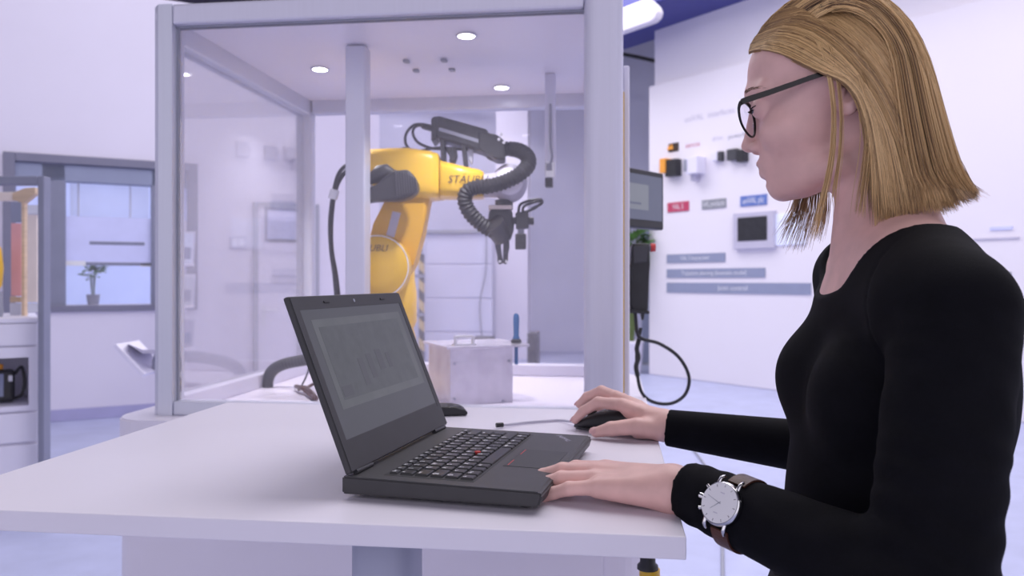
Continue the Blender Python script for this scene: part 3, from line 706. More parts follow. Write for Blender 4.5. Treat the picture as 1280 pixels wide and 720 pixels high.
MB().prism([(x * kg, (HZ - y) * kg) for x, y in ((15, 241), (30, 235), (44, 234), (44, 242), (29, 254), (15, 250))], 0, .04, frame(px(0, 350, ZW + .19), cdir(1, 0)), .004).build('gusset', 'wood', rb)
wbox(13.5, 279, 27, 370, .26, .28).build('poster', 'pink', rb)
wbox(13.5, 252, 27, 278, .26, .28).build('header_panel', 'barblue', rb)
wbox(12, 371, 27, 378, .24, .29).build('ledge', 'wood', rb)
wbox(12, 379, 27, 396, .25, .28).build('foot_rail', 'alu', rb)
ya = px(-11, 400, ZW + .1); ya.z = zt + .02
yb = thing('yellow_arm_cover', 'rounded yellow robot arm cover at the left picture edge', 'robot', ya)
MB().lathe(ya, (0, 0, 1), [(0, .05), (.02, .055), (.10, .05), (.13, .048)]).build('base', 'grey', yb)
MB().lathe(ya + Vector((0, 0, .13)), (0, 0, 1), [(0, .03), (.03, .048), (.12, .055), (.22, .045), (.26, .02), (.265, .004)]).build('cover', 'yellow', yb)

# ------------------------------------------------------------------ the robot cell (world aligned)
CZ = .849                                   # cell deck level
XL, XR, YF, YB = -1.190, .025, 1.945, 2.965  # outer faces of the frame
TOPZ, RAILB = 1.915, 1.862
cell = thing('robot_cell', 'aluminium framed glass robot cell on a white rounded base', 'robot cell', ((XL + XR) / 2, (YF + YB) / 2, 0))
def rounded_rect(x0, y0, x1, y1, r, n=8):
    out = []
    for cx, cy, a0 in ((x1 - r, y1 - r, 0), (x0 + r, y1 - r, 90), (x0 + r, y0 + r, 180), (x1 - r, y0 + r, 270)):
        for k in range(n + 1):
            a = math.radians(a0 + 90 * k / n); out.append((cx + r * math.cos(a), cy + r * math.sin(a)))
    return out
def slab(poly, z0, z1, bev=.0):
    bm = bmesh.new(); A = [bm.verts.new((x, y, z0)) for x, y in poly]; B = [bm.verts.new((x, y, z1)) for x, y in poly]; n = len(poly)
    bm.faces.new(A[::-1]); top = bm.faces.new(B)
    for i in range(n): bm.faces.new((A[i], A[(i + 1) % n], B[(i + 1) % n], B[i]))
    if bev: bmesh.ops.bevel(bm, geom=list(top.edges), offset=bev, segments=2, affect='EDGES')
    return MB().bm(bm)
slab(rounded_rect(XL - .075, YF - .075, XR + .075, YB + .075, .085), CZ - .05, CZ, .004).build('deck', 'cellwhite', cell)
slab(rounded_rect(XL - .07, YF - .07, XR + .07, YB + .07, .08), .08, CZ - .052).build('base_cabinet', 'cellwhite', cell)
slab(rounded_rect(XL - .03, YF - .03, XR + .03, YB + .03, .06), 0, .08).build('plinth', 'grey', cell)
for x0, x1 in ((XL + .02, -.62), (-.61, -.02)):
    MB().box((x0, YF - .076, .12), (x1, YF - .0705, CZ - .08), bev=.002).build('front_panel', 'cellwhite', cell)
MB().box((XR + .0705, YF + .1, .12), (XR + .076, YB - .1, CZ - .08), bev=.002).build('side_panel', 'cellwhite', cell)
# posts: left front with a chamfered corner, right front larger and rounded
PW = .06
bm_poly = [(XL + .022, YF), (XL + PW, YF), (XL + PW, YF + PW), (XL, YF + PW), (XL, YF + .022)]
slab(bm_poly, CZ, TOPZ).build('corner_post', 'alu', cell)
rx0, rx1 = -.068, .027
slab(rounded_rect(rx0, YF - .012, rx1, YF + .075, .03), CZ, 2.20).build('corner_post', 'aluw', cell)
for x in (XL, XR - PW):
    slab(rounded_rect(x, YB - PW, x + PW, YB, .012, 3), CZ, TOPZ).build('corner_post', 'alu', cell)
MB().box((XL + PW, YF, RAILB), (rx0, YF + PW, TOPZ), bev=.006).build('top_rail', 'aluw', cell)
MB().box((XL + PW, YB - PW, 1.83), (XR - PW, YB, TOPZ), bev=.006).build('top_rail', 'alu', cell)
for x in (XL, XR - PW): MB().box((x, YF + PW, 1.822), (x + PW, YB - PW, TOPZ), bev=.006).build('top_rail', 'alu', cell)
MB().box((XL + PW, YF + .005, CZ), (rx0, YF + PW - .005, CZ + .036), bev=.003).build('bottom_rail', 'alu', cell)
MB().box((XL + PW, YB - PW, CZ), (XR - PW, YB, CZ + .042), bev=.005).build('bottom_rail', 'aluw', cell)
for x in (XL, XR - PW): MB().box((x, YF + PW, CZ), (x + PW, YB - PW, CZ + .045), bev=.004).build('bottom_rail', 'aluw', cell)
# rubber seals by the left post
MB().box((XL + PW, YF + .022, CZ + .036), (XL + PW + .005, YF + .038, RAILB)).build('seal', 'grey', cell)
MB().box((XL + PW, YF + .018, RAILB - .004), (rx0, YF + .042, RAILB)).build('seal', 'grey', cell)
MB().box((XL + PW + .008, YF + .026, CZ + .036), (rx0, YF + .032, RAILB - .004)).build('glass_pane', 'frontpane', cell)
for x in (XL + .028, XR - .034): MB().box((x, YF + PW, CZ + .045), (x + .006, YB - PW, 1.822)).build('glass_pane', 'sidepane' if x < -.5 else 'pane', cell)
MB().box((XL + PW, YB - .034, CZ + .042), (XR - PW, YB - .028, 1.83)).build('glass_pane', 'pane', cell)
MB().box((XL + .01, YF + .01, 1.878), (XR - .01, YB - .01, 1.898)).build('roof_panel', 'white', cell)
# inner post from deck to roof
ip = px(447.5, 350, 2.32)
MB().box((ip.x - .029, ip.y - .029, CZ), (ip.x + .029, ip.y + .029, 1.872), bev=.004).build('inner_post', 'alu', cell)
# yellow gasket and white switch strip on the right post
MB().box((rx1, YF + .03, CZ + .03), (rx1 + .003, YF + .040, 1.66)).build('yellow_gasket', 'yellow', cell)
MB().box((rx1, YF + .05, CZ + .02), (rx1 + .016, YF + .085, 1.73), bev=.004).build('door_strip', 'white', cell)
g = px(781, 127, 2.12); MB().ball((g.x, g.y, g.z), (.012, .02, .055)).build('door_latch', 'white', cell)
# downlights
for x, y in ((583, 43), (627, 108), (400, 85)):
    Zd = (1.878 - EYE) / ((HZ - y) / F); p = px(x, y, Zd)
    dl = MB().lathe((p.x, p.y, 1.880), (0, 0, -1), [(0, .024), (.006, .030), (.008, .028), (.008, .023)], caps=False).build('downlight', 'chrome', cell)
    MB().cyl((p.x, p.y, 1.877), (p.x, p.y, 1.873), .023).build('lamp_lens', 'lamp', dl)
    l = bpy.data.lights.new('downlight_lamp', 'SPOT'); l.energy = 22; l.spot_size = math.radians(110); l.spot_blend = .6; l.shadow_soft_size = .03; l.color = (1, .97, 1)
    o = bpy.data.objects.new('downlight_lamp', l); C.objects.link(o); o.location = (p.x, p.y, 1.868)
for x, y in ((508, 75), (520, 87), (555, 74), (565, 86)):
    Zd = (1.878 - EYE) / ((HZ - y) / F); p = px(x, y, Zd)
    MB().box((p.x - .009, p.y - .012, 1.870), (p.x + .009, p.y + .012, 1.878), bev=.002).build('roof_clip', 'grey', cell)

# hanging sensor bracket at the back of the cell
t = thing('hanging_sensor', 'thin hanging profile with a black sensor block at the back of the cell', 'sensor', px(687, 235, 2.62))
Zh = 2.62
def bx(x0, y0, x1, y1, Z, d0, d1, **k):
    a = px(x0, y1, Z); b = px(x1, y0, Z); return MB().box((a.x, a.y + d0, a.z), (b.x, a.y + d1, b.z), **k)
a = px(681, 220, Zh); b = px(694, 112, Zh)
MB().box((a.x, a.y, a.z), (b.x, a.y + .035, 1.876), bev=.003).build('profile', 'aluw', t)
bx(684.5, 118, 690.5, 218, Zh, -.002, .0).build('slot', 'alu', t)
bx(682, 203, 694, 224, Zh, -.03, .0, bev=.004).build('clamp_plate', 'steel', t)
bx(684, 206, 691, 215, Zh, -.034, -.030, bev=.002).build('clamp_window', 'grey', t)
bx(682, 223, 691.5, 235, Zh, -.03, .005, bev=.004).build('sensor_block', 'black', t)
MB().tube([px(688, 205, Zh - .03), px(690, 195, Zh - .04), px(688, 180, Zh - .02), px(688, 130, Zh - .005)], .004, n=8).build('cable', 'grey', t)

# black cables beside the inner post
t = thing('cable_bundle', 'pair of black cables with a white tie hanging left of the inner post', 'cable', px(421, 480, 2.36))
for k, pts in enumerate(([(436, 204), (424, 216), (417, 240), (412.5, 275), (413.5, 310), (418, 345), (421, 380), (426, 440), (432, 478)], [(436, 212), (426, 222), (418, 242), (414, 278), (414.5, 312), (420, 345), (424, 380), (430, 440), (440, 478)])):
    P = [px(x, y, 2.36 + .012 * k) for x, y in pts]; P[-1].z = CZ + .008
    MB().tube(P, .006 + .001 * k).build('cable', 'rubber', t)
a = px(417, 243, 2.36); MB().cyl(a + Vector((.004, 0, .014)), a + Vector((-.003, 0, -.014)), .014).build('cable_tie', 'print_', t)
# grey conduit arching over the deck, brown cable offcuts
P = [gr(334, 484, CZ) + Vector((0, 0, .0)), px(335, 474, 2.62), px(341, 463, 2.62), px(354, 455.5, 2.62), px(375, 451, 2.62), px(400, 448, 2.6), px(430, 452, 2.58), px(452, 470, 2.56)]
MB().tube(P, .019, n=14, sub=10, ribs=.03).build('conduit', 'darkgrey', label='dark grey conduit arching over the cell deck left of the laptop', cat='conduit')
t = thing('cable_offcut', 'frayed brown cable offcuts lying on the cell deck left of the laptop', 'cable', gr(383, 492, CZ))
def on(x, y, z=CZ): return gr(x, y, z)
MB().tube([on(370, 483, CZ + .012), on(377, 485, CZ + .02), on(384, 490, CZ + .012), on(391, 497, CZ + .008), on(396, 498, CZ + .008)], .007, n=8).build('strand', 'brown', t)
MB().tube([on(372, 487, CZ + .01), on(380, 484, CZ + .018), on(388, 489, CZ + .02), on(394, 496, CZ + .01)], .006, n=8).build('strand', 'brown', t)
MB().tube([on(376, 484, CZ + .012), px(383, 470, 2.5), px(388, 455, 2.5)], .003, n=6).build('strand', 'darkgrey', t)
MB().tube([on(380, 487, CZ + .012), on(390, 481, CZ + .02), px(402, 476, 2.45)], .005, n=6).build('strand', 'brown', t)

# acrylic box
t = thing('acrylic_box', 'milky acrylic box with a lid handle beneath the robot gripper', 'box', on(575, 506))
c0 = on(563, 508); e1 = (on(641, 503) - c0); e1.z = 0
Tb = frame(c0, e1, (0, 0, 1)); L1 = e1.length; L2 = .21; HB = .158
for lo, hi in (((0, 0, 0), (L1, .006, HB)), ((0, L2 - .006, 0), (L1, L2, HB)), ((0, .006, 0), (.006, L2 - .006, HB)), ((L1 - .006, .006, 0), (L1, L2 - .006, HB))):
    MB().box(lo, hi, Tb, .001).build('side_panel', 'acrylic', t)
MB().box((.006, .006, 0), (L1 - .006, L2 - .006, .006), Tb).build('floor_panel', 'acrylic', t)
MB().box((-.012, -.008, HB + .001), (L1 + .05, L2 + .02, HB + .008), Tb, .001).build('lid', 'acrylic', t)
for x, z in ((.012, .118), (.012, .02), (L1 - .03, .006), (L1 - .012, .12)):
    MB().cyl(Tb @ Vector((x, -.004, z)), Tb @ Vector((x, .001, z)), .004, n=12).build('screw', 'grey', t)
hb = Tb @ Vector((.045, .045, HB + .008)); 
MB().box((.02, .02, HB + .008), (.085, .05, HB + .012), Tb, .001).build('handle_plate', 'steel', t)
MB().tube([Tb @ Vector(v) for v in ((.026, .035, HB + .012), (.026, .035, HB + .026), (.030, .035, HB + .031), (.074, .035, HB + .031), (.079, .035, HB + .026), (.079, .035, HB + .012))], .005, n=8, sub=3).build('handle', 'steel', t)
# blue screwdriver standing in the lid
sx = Tb @ Vector((L1 + .032, .05, HB))
t = thing('screwdriver', 'blue handled screwdriver standing upright in the acrylic box lid', 'screwdriver', sx - Vector((0, 0, .055)))
MB().lathe(sx + Vector((0, 0, .02)), (0, 0, 1), [(0, .010), (.004, .011), (.008, .008), (.035, .0085), (.06, .0095), (.072, .007), (.075, .003)]).build('handle', 'bluehandle', t)
MB().lathe(sx + Vector((0, 0, -.004)), (0, 0, 1), [(0, .012), (.012, .012), (.014, .016), (.020, .016), (.024, .010)]).build('collar', 'black', t)
MB().cyl(sx + Vector((0, 0, -.055)), sx + Vector((0, 0, 0)), .0055).build('sleeve', 'bluehandle', t)

# ------------------------------------------------------------------ the robot arm
ZR = 2.52; mpp = ZR / F
rob = thing('industrial_robot', 'yellow industrial robot arm with a black gripper inside the glass cell', 'robot', c2w((482 - 640) * mpp, ZR, CZ))
TR = frame(px(0, 350, ZR), cdir(1, 0), (0, 0, 1))         # local x picture-right, y away from the camera, z up, origin at pixel column 0
def rl(x, y, d=0.0): return (x * mpp, d, (HZ - y) * mpp)
def rp(x, y, d=0.0): return TR @ Vector(rl(x, y, d))
def rpoly(pts): return [(x * mpp, (HZ - y) * mpp) for x, y in pts]
b0 = rp(482, 350, .02); b0.z = CZ
MB().lathe(b0, (0, 0, 1), [(0, .125), (.02, .125), (.026, .105), (.10, .098), (.17, .092), (.20, .085)]).build('base', 'yellow', rob)
MB().lathe(b0 + Vector((0, 0, .20)), (0, 0, 1), [(0, .088), (.02, .096), (.11, .096), (.15, .09), (.23, .088), (.26, .075)]).build('shoulder_housing', 'yellow', rob)
# lower arm
MB().prism(rpoly([(458, 352), (456, 322), (470, 282), (488, 246), (500, 222), (530, 220), (541, 240), (531, 290), (520, 330), (510, 356), (486, 372)]), -.055, .055, TR, .022, 4).build('lower_arm', 'amber', rob)
MB().prism(rpoly([(486, 296), (494, 266), (504, 268), (496, 298)]), -.0565, -.055, TR).build('rating_plate', 'inkgrey', rob)
# shoulder disc
cd = rp(478, 334, -.045); nd = -(TR.to_3x3() @ Vector((0, 1, 0)))
sd = MB().lathe(cd, nd, [(0, .098), (.03, .100), (.048, .096), (.056, .085), (.060, .055), (.061, .002)], n=40).build('shoulder_cover', 'yellow', rob)
MB().tube([cd + nd * .050 + TR.to_3x3() @ Vector((.094 * math.cos(a * .2617), 0, .094 * math.sin(a * .2617))) for a in range(24)], .0022, n=6, sub=2, closed=True).build('cover_rim', 'print_', sd)
def wtxt(name, body, size, x, y, d, parent, m='ink', shear=.25):
    T = frame(rp(x, y, d), TR.to_3x3() @ Vector((1, 0, 0)), nd); MB().text(body, size, T, shear=shear).build(name, m, parent)
wtxt('lettering', 'STÄUBLI', .028, 470, 312, -.045 - .0605, sd)
MB().prism([(.0, 0), (.012, .0), (.009, .014), (.003, .014)], -.0625, -.061, frame(cd + TR.to_3x3() @ Vector((-.03, 0, -.055)), TR.to_3x3() @ Vector((1, 0, 0)))).build('warning_mark', 'ink', sd)
# elbow housing and forearm
MB().loft([((442) * mpp, .0, (HZ - 220) * mpp, .055, .066), (456 * mpp, 0, (HZ - 220) * mpp, .076, .076), (490 * mpp, 0, (HZ - 219) * mpp, .080, .079), (512 * mpp, 0, (HZ - 219) * mpp, .080, .080), (540 * mpp, 0, (HZ - 221) * mpp, .078, .075), (549 * mpp, 0, (HZ - 222) * mpp, .072, .070), (551 * mpp, 0, (HZ - 223) * mpp, .066, .064)], TR, 40, 5).build('elbow_housing', 'yellow', rob)
MB().loft([(552 * mpp, 0, (HZ - 226) * mpp, .064, .062), (554 * mpp, 0, (HZ - 226) * mpp, .072, .058), (580 * mpp, 0, (HZ - 229) * mpp, .066, .050), (600 * mpp, 0, (HZ - 231) * mpp, .060, .045), (605 * mpp, 0, (HZ - 232) * mpp, .054, .040)], TR, 40, 4).build('forearm', 'yellow', rob)
wtxt('lettering', 'STÄUBLI', .033, 586, 228, -.072, rob)
MB().cyl(rp(508, 187, -.04), rp(508, 190, -.04), .009).build('lifting_screw', 'darkgrey', rob)
MB().loft([(604 * mpp, 0, (HZ - 232) * mpp, .046, .038), (622 * mpp, 0, (HZ - 231) * mpp, .044, .040)], TR, 32, 2.2).build('wrist_sleeve', 'inkgrey', rob)
wr = MB().ball((637 * mpp, 0, (HZ - 229) * mpp), (.056, .05, .062), TR, 28, 18).build('wrist', 'inkgrey', rob)
MB().lathe(rp(637, 229, -.045), nd, [(0, .042), (.008, .042), (.012, .036), (.012, .002)]).build('wrist_cap', 'white', wr)
MB().cyl(rp(630, 250, 0), rp(630, 262, 0), .028).build('flange', 'black', rob)
MB().prism(rpoly([(611, 258), (640, 258), (640, 263), (611, 263)]), -.045, .045, TR, .003).build('tool_plate', 'cream', rob)
gp_ = MB().prism(rpoly([(612, 263), (640, 263), (643, 285), (638, 301), (614, 301), (609, 285)]), -.04, .04, TR, .008).build('gripper_body', 'black', rob)
MB().prism(rpoly([(619, 300), (626, 300), (626.5, 312), (629, 329), (624, 331), (621.5, 326), (622.5, 318), (619, 310)]), -.02, .02, TR, .003).build('finger', 'darkgrey', gp_)
MB().prism(rpoly([(629, 300), (636.5, 300), (637, 310), (634, 318), (635.5, 326), (632.5, 331), (628.5, 329), (629, 312)]), -.02, .02, TR, .003).build('finger', 'darkgrey', gp_)
for x in (625, 633): MB().cyl(rp(x, 327, -.022), rp(x, 327, -.019), .0045, n=12).build('finger_pin', 'steel', gp_)
# camera next to the gripper
cm = MB().prism(rpoly([(644, 267), (660, 265), (661, 286), (645, 287)]), -.04, .015, TR, .004).build('camera_body', 'black', rob)
MB().prism(rpoly([(637, 272), (645, 272), (645, 280), (637, 280)]), -.02, .02, TR, .003).build('camera_arm', 'darkgrey', cm)
MB().prism(rpoly([(644, 293), (657.5, 293), (657.5, 312), (644, 312)]), -.04, .0, TR, .003).build('camera_lens', 'black', cm)
MB().prism(rpoly([(647, 286), (655, 286), (655, 293), (647, 293)]), -.03, .0, TR, .002).build('lens_mount', 'grey', cm)
MB().cyl(rp(660, 277, -.02), rp(667, 277, -.02), .012).build('focus_knob', 'black', cm)
for k, pts in enumerate(([(648, 267), (650, 257), (660, 252), (674, 250), (677, 253), (668, 261), (655, 266)], [(653, 266), (655, 259), (664, 255), (676, 252), (676, 256), (664, 262)])):
    MB().tube([rp(x, y, -.02 - .01 * k) for x, y in pts], .0045, n=8).build('camera_cable', 'black', cm)
# corrugated dress hose looping from the top box to the gripper
hz = [(628, 186, .0), (640, 187, -.01), (651, 191, -.03), (659, 199, -.05), (660, 209, -.065), (653, 219, -.08), (641, 227, -.085), (627, 233, -.088), (612, 237, -.09), (597, 238.5, -.09), (586, 243, -.09), (583, 254, -.085), (588, 267, -.075), (598, 278, -.06), (610, 287, -.05), (620, 291, -.045)]
Q, R_ = spline([rp(*h) for h in hz], [.0225] * len(hz), 6)
MB().tube(Q, .0225, n=18, sub=1, ribs=.10).build('corrugated_hose', 'rubber', rob)
MB().cyl(rp(617, 280, -.06), rp(628, 298, -.02), .034, .030).build('hose_clamp', 'black', rob)
# box on top of the forearm
MB().prism(rpoly([(544, 152), (549, 148), (610, 165), (612, 172), (606, 193), (546, 175)]), -.05, .05, TR, .007).build('hose_carrier', 'black', rob)
MB().prism(rpoly([(541, 152), (547, 149), (549, 153), (547, 177), (541, 180)]), -.055, .055, TR, .004).build('carrier_end_cap', 'black', rob)
MB().prism(rpoly([(551, 163), (600, 178), (599, 182), (550, 167)]), -.0525, -.05, TR).build('carrier_slot', 'grey', rob)
MB().prism(rpoly([(598, 166), (622, 172), (632, 180), (632, 203), (620, 203), (612, 194), (598, 191)]), -.055, .045, TR, .008).build('hose_bracket', 'black', rob)
for x, y in ((627, 172), (624, 178), (630, 182)): MB().cyl(rp(x, y, -.058), rp(x, y, -.054), .005, n=10).build('bracket_screw', 'chrome', rob)
for pts in ([(551, 174), (557, 176), (558, 205), (553, 205)], [(577, 182), (583, 184), (586, 213), (581, 213)]):
    MB().prism(rpoly(pts), -.045, .03, TR, .003).build('carrier_leg', 'black', rob)
MB().prism(rpoly([(560, 187), (571, 185), (572, 196), (569, 204), (562, 203), (564, 197), (558, 190)]), -.03, .02, TR, .003).build('valve_block', 'black', rob)
MB().prism(rpoly([(585, 186), (592, 188), (590, 206), (586, 200)]), -.02, .02, TR, .002).build('air_fitting', 'alu', rob)
MB().prism(rpoly([(527, 154), (541, 157), (540, 164), (526, 160)]), -.018, .018, TR, .004).build('cable_plug', 'black', rob)
for pts in ([(528, 157), (518, 158), (509, 168), (508, 180), (514, 188), (526, 190), (540, 187), (556, 186), (578, 188)], [(528, 158), (520, 160), (517, 168), (522, 178), (532, 184), (543, 187), (560, 187)]):
    MB().tube([rp(x, y, -.02) for x, y in pts], .0045, n=8).build('carrier_cable', 'black', rob)
# dark cable guide on a grey bracket in front of the elbow
MB().prism(rpoly([(457, 193), (462, 193), (474, 240), (474, 249), (457, 252)]), -.125, -.095, TR, .004).build('guide_bracket', 'alu', rob)
MB().prism(rpoly([(456, 249), (476, 247), (486, 232), (500, 222), (519, 220), (528, 232), (531, 243), (524, 252), (510, 257), (480, 257), (456, 261)]), -.165, -.10, TR, .012, 3).build('cable_guide', 'black', rob)
MB().loft([(470 * mpp, -.13, (HZ - 231) * mpp, .02, .016), (480 * mpp, -.13, (HZ - 225) * mpp, .03, .026), (492 * mpp, -.13, (HZ - 222) * mpp, .03, .024), (500 * mpp, -.13, (HZ - 224) * mpp, .018, .014)], TR, 24, 2.4).build('guide_boot', 'rubber', rob)
for k in range(9):
    x = 503 + k * 2.9; yt = 221 + k * 1.15
    MB().prism(rpoly([(x, yt), (x + 1.6, yt), (x + 1.6 + 2, 252 - k * .6), (x + 2, 252 - k * .6)]), -.170, -.163, TR, .001, 1).build('guide_rib', 'darkgrey', rob)

# ------------------------------------------------------------------ monitor and pendant on the right of the cell
t = thing('monitor', 'black operator monitor with a lit screen right of the cell post', 'monitor', px(805, 290, 2.4))
A_ = px(774, 283, 2.30); B_ = px(830, 288, 2.48); D_ = B_ - A_; D_.z = 0
Tm = frame(Vector((A_.x, A_.y, px(0, 283, 2.30).z)), D_, (0, 0, 1)); Wm = D_.length; Hm = px(0, 206.5, 2.30).z - px(0, 283, 2.30).z
MB().box((-.10, 0, 0), (Wm, .035, Hm), Tm, .006).build('case', 'black', t)
MB().box((-.085, -.002, .026), (Wm - .014, .001, Hm - .016), Tm).build('screen', 'monscreen', t)
MB().box((-.03, -.003, .055), (Wm * .62, -.0015, Hm - .045), Tm).build('screen_window', 'monwin', t)
MB().box((.05, -.0036, .07), (Wm * .45, -.003, Hm - .10), Tm).build('screen_diagram', 'monscreen', t)
MB().cyl(Tm @ Vector((.025, -.003, .013)), Tm @ Vector((.025, 0, .013)), .005, n=12).build('power_lamp', 'print_', t)
MB().cyl(Tm @ Vector((-.03, .035, Hm / 2)), Vector((XR + .003, YF + .42, (Tm @ Vector((0, 0, Hm / 2))).z)), .016).build('support_arm', 'grey', t)
t = thing('teach_pendant', 'black teach pendant with a red stop button hanging right of the cell post', 'teach pendant', px(798, 420, 2.35))
ZP = 2.35
def pb_(x, y, dz=0): return px(x, y, ZP + dz)
TPp = frame(px(0, 350, ZP), cdir(1, 0), (0, 0, 1)); mp2 = ZP / F
def ppoly(pts): return [(x * mp2, (HZ - y) * mp2) for x, y in pts]
MB().prism(ppoly([(789, 306), (793, 304), (811, 304), (811, 330), (809, 388), (806, 391), (789, 390), (786, 384), (787, 330)]), -.02, .035, TPp, .008, 3).build('body', 'black', t)
MB().prism(ppoly([(790, 308), (809, 307), (807, 328), (791, 329)]), -.024, -.02, TPp, .002).build('screen', 'darkgrey', t)
MB().prism(ppoly([(785, 330), (789, 332), (788, 384), (785, 380)]), -.03, .02, TPp, .004).build('hand_strap', 'rubber', t)
MB().cyl(pb_(810, 309.5), pb_(813, 309.5), .009).build('button_collar', 'grey', t)
MB().cyl(pb_(813, 309.5), pb_(819, 309.5), .013, .012).build('stop_button', 'red', t)
MB().prism(ppoly([(800, 388), (806, 388), (804, 400), (802, 400)]), -.01, .01, TPp, .002).build('cable_gland', 'black', t)
MB().prism(ppoly([(784, 386), (810, 388), (810, 392), (784, 391)]), -.03, .03, TPp, .003).build('holder', 'black', t)
hz2 = pb_(776, 388, .1)
MB().cyl(pb_(786, 389), Vector((XR + .002, pb_(786, 389).y + .03, pb_(786, 389).z)), .008).build('holder_arm', 'grey', t)
cp = [(794, 391), (795, 402), (797, 418), (804, 424), (825, 430), (848, 446), (861, 470), (857, 492), (840, 504), (818, 503), (803, 492), (797, 470), (796, 440), (799, 420), (801, 410)]
MB().tube([pb_(x, y, .0 + .004 * i) for i, (x, y) in enumerate(cp)], .0052, n=10, sub=8).build('cable', 'rubber', t)
MB().tube([pb_(x, y, .03) for x, y in ((799, 424), (796, 436), (798, 447), (795, 458), (797, 470))], .007, n=10).build('cable_sleeve', 'rubber', t)

# ------------------------------------------------------------------ the white table
TZ = .945
t0 = gr(858, 671, TZ); yb_ = 1.58; xl_ = gr(285, 502.5, TZ).x; xr_ = t0.x
tb = thing('table', 'white table with a thick edge carrying the laptop', 'table', ((xl_ + xr_) / 2, (t0.y + yb_) / 2, 0))
MB().box((xl_, t0.y, TZ - .0235), (xr_, yb_, TZ), bev=.0015).build('tabletop', 'table', tb)
lc = px(485, 700, .97)
MB().loft([(.012, lc.x, lc.y, .038, .05), (TZ - .0235, lc.x, lc.y, .038, .05)], Matrix(((0, 1, 0, 0), (0, 0, 1, 0), (1, 0, 0, 0), (0, 0, 0, 1))), 32, 3).build('column', 'legpaint', tb)
MB().box((lc.x - .28, lc.y - .3, 0), (lc.x + .28, lc.y + .3, .014), bev=.006).build('foot_plate', 'alu', tb)
MB().box((lc.x - .09, lc.y - .08, TZ - .034), (lc.x + .09, lc.y + .08, TZ - .0237), bev=.002).build('mounting_plate', 'grey', tb)
# black topped yellow bollard under the table corner
bo = px(812, 700, 1.28); bo.z = 0
t = thing('bollard', 'yellow bollard with a black top under the table corner', 'bollard', bo)
zb = px(0, 711, 1.28).z
MB().lathe(bo, (0, 0, 1), [(0, .09), (.012, .09), (.014, .0165), (zb - .006, .0165), (zb, .0165)]).build('pole', 'yellow', t)
MB().lathe(bo + Vector((-.003, 0, zb)), (0, 0, 1), [(0, .017), (.006, .0165), (.01, .0125), (.028, .012), (.03, .010)]).build('top', 'black', t)
# cable lying on the floor
MB().tube([gr(x, y, .006) for x, y in ((848, 540), (862, 557), (880, 580), (895, 612), (902, 650), (903, 690), (904, 790))], .008, n=8).build('floor_cable', 'grey', label='thin grey cable lying on the blue floor behind the wristwatch', cat='cable')

# ------------------------------------------------------------------ laptop
LH, LAx, LAz, LTH, LID, LW, LD, LL = .2266, -.1983, .9314, .2632, .3824, .3304, .2393, .2235
TL_ = frame(c2w(LAx, LAz, TZ), cdir(math.sin(LTH), math.cos(LTH)), (0, 0, 1))
# local: x = along the hinge from the near to the far end, y = towards the back of the hinge; front is -y
TH = EYE - LH - TZ          # height of the keyboard deck above the table
lp = thing('laptop', 'open black laptop on the white table', 'laptop', TL_ @ Vector((LW / 2, -LD / 2, 0)))
pr = [(0, .006), (0, TH - .002), (LD - .004, TH - .0045), (LD, TH - .008), (LD - .004, .007)]
bm = bmesh.new()
A = [bm.verts.new((0, -a, b)) for a, b in pr]; B = [bm.verts.new((LW, -a, b)) for a, b in pr]; n = len(pr)
bm.faces.new(A); bm.faces.new(B[::-1])
for i in range(n): bm.faces.new((A[i], B[i], B[(i + 1) % n], A[(i + 1) % n]))
bmesh.ops.bevel(bm, geom=bm.edges[:], offset=.002, segments=2, affect='EDGES')
MB().bm(bm, TL_).build('base', 'lap', lp)
for x in (.03, LW - .03):
    for y in (-.02, -LD + .025): MB().cyl(TL_ @ Vector((x, y, 0)), TL_ @ Vector((x, y, .0075)), .008, n=14).build('rubber_foot', 'rubber', lp)
# tilt of the deck
DS = math.atan(.0025 / LD)
Tk = TL_ @ Matrix.Translation((0, 0, TH - .002)) @ Matrix.Rotation(DS, 4, 'X')      # deck plane, y negative to the front
KX, KY, U = .024, -.047, .0188
MB().box((KX - .004, KY - .108, -.0015), (KX + 15 * U + .003, KY + .003, .0004), Tk, .0004).build('key_well', 'rubber', lp)
rows = [('Esc F1 F2 F3 F4 F5 F6 F7 F8 F9 F10 F11 F12 Home End Ins'.split(), [15 / 16] * 16, .0125),
        ('^ 1 2 3 4 5 6 7 8 9 0 ß ´ ←'.split(), [1] * 13 + [2], .0186),
        ('⇥ Q W E R T Z U I O P Ü +  '.split() + ['↵'], [1.5] + [1] * 12 + [1.5], .0186),
        ('⇪ A S D F G H J K L Ö Ä #'.split() + [''], [1.75] + [1] * 12 + [1.25], .0186),
        ('⇧ < Y X C V B N M , . -'.split() + ['⇧'], [1.25] + [1] * 11 + [2.75], .0186),
        (['Fn', 'Strg', '', 'Alt', '', 'AltGr', 'Prt', 'Strg', '', '▲', ''], [1, 1.1, 1, 1, 5.2, 1, 1, 1, .9, .9, .9], .0186)]
key_me = {}
leg = MB(); y = KY
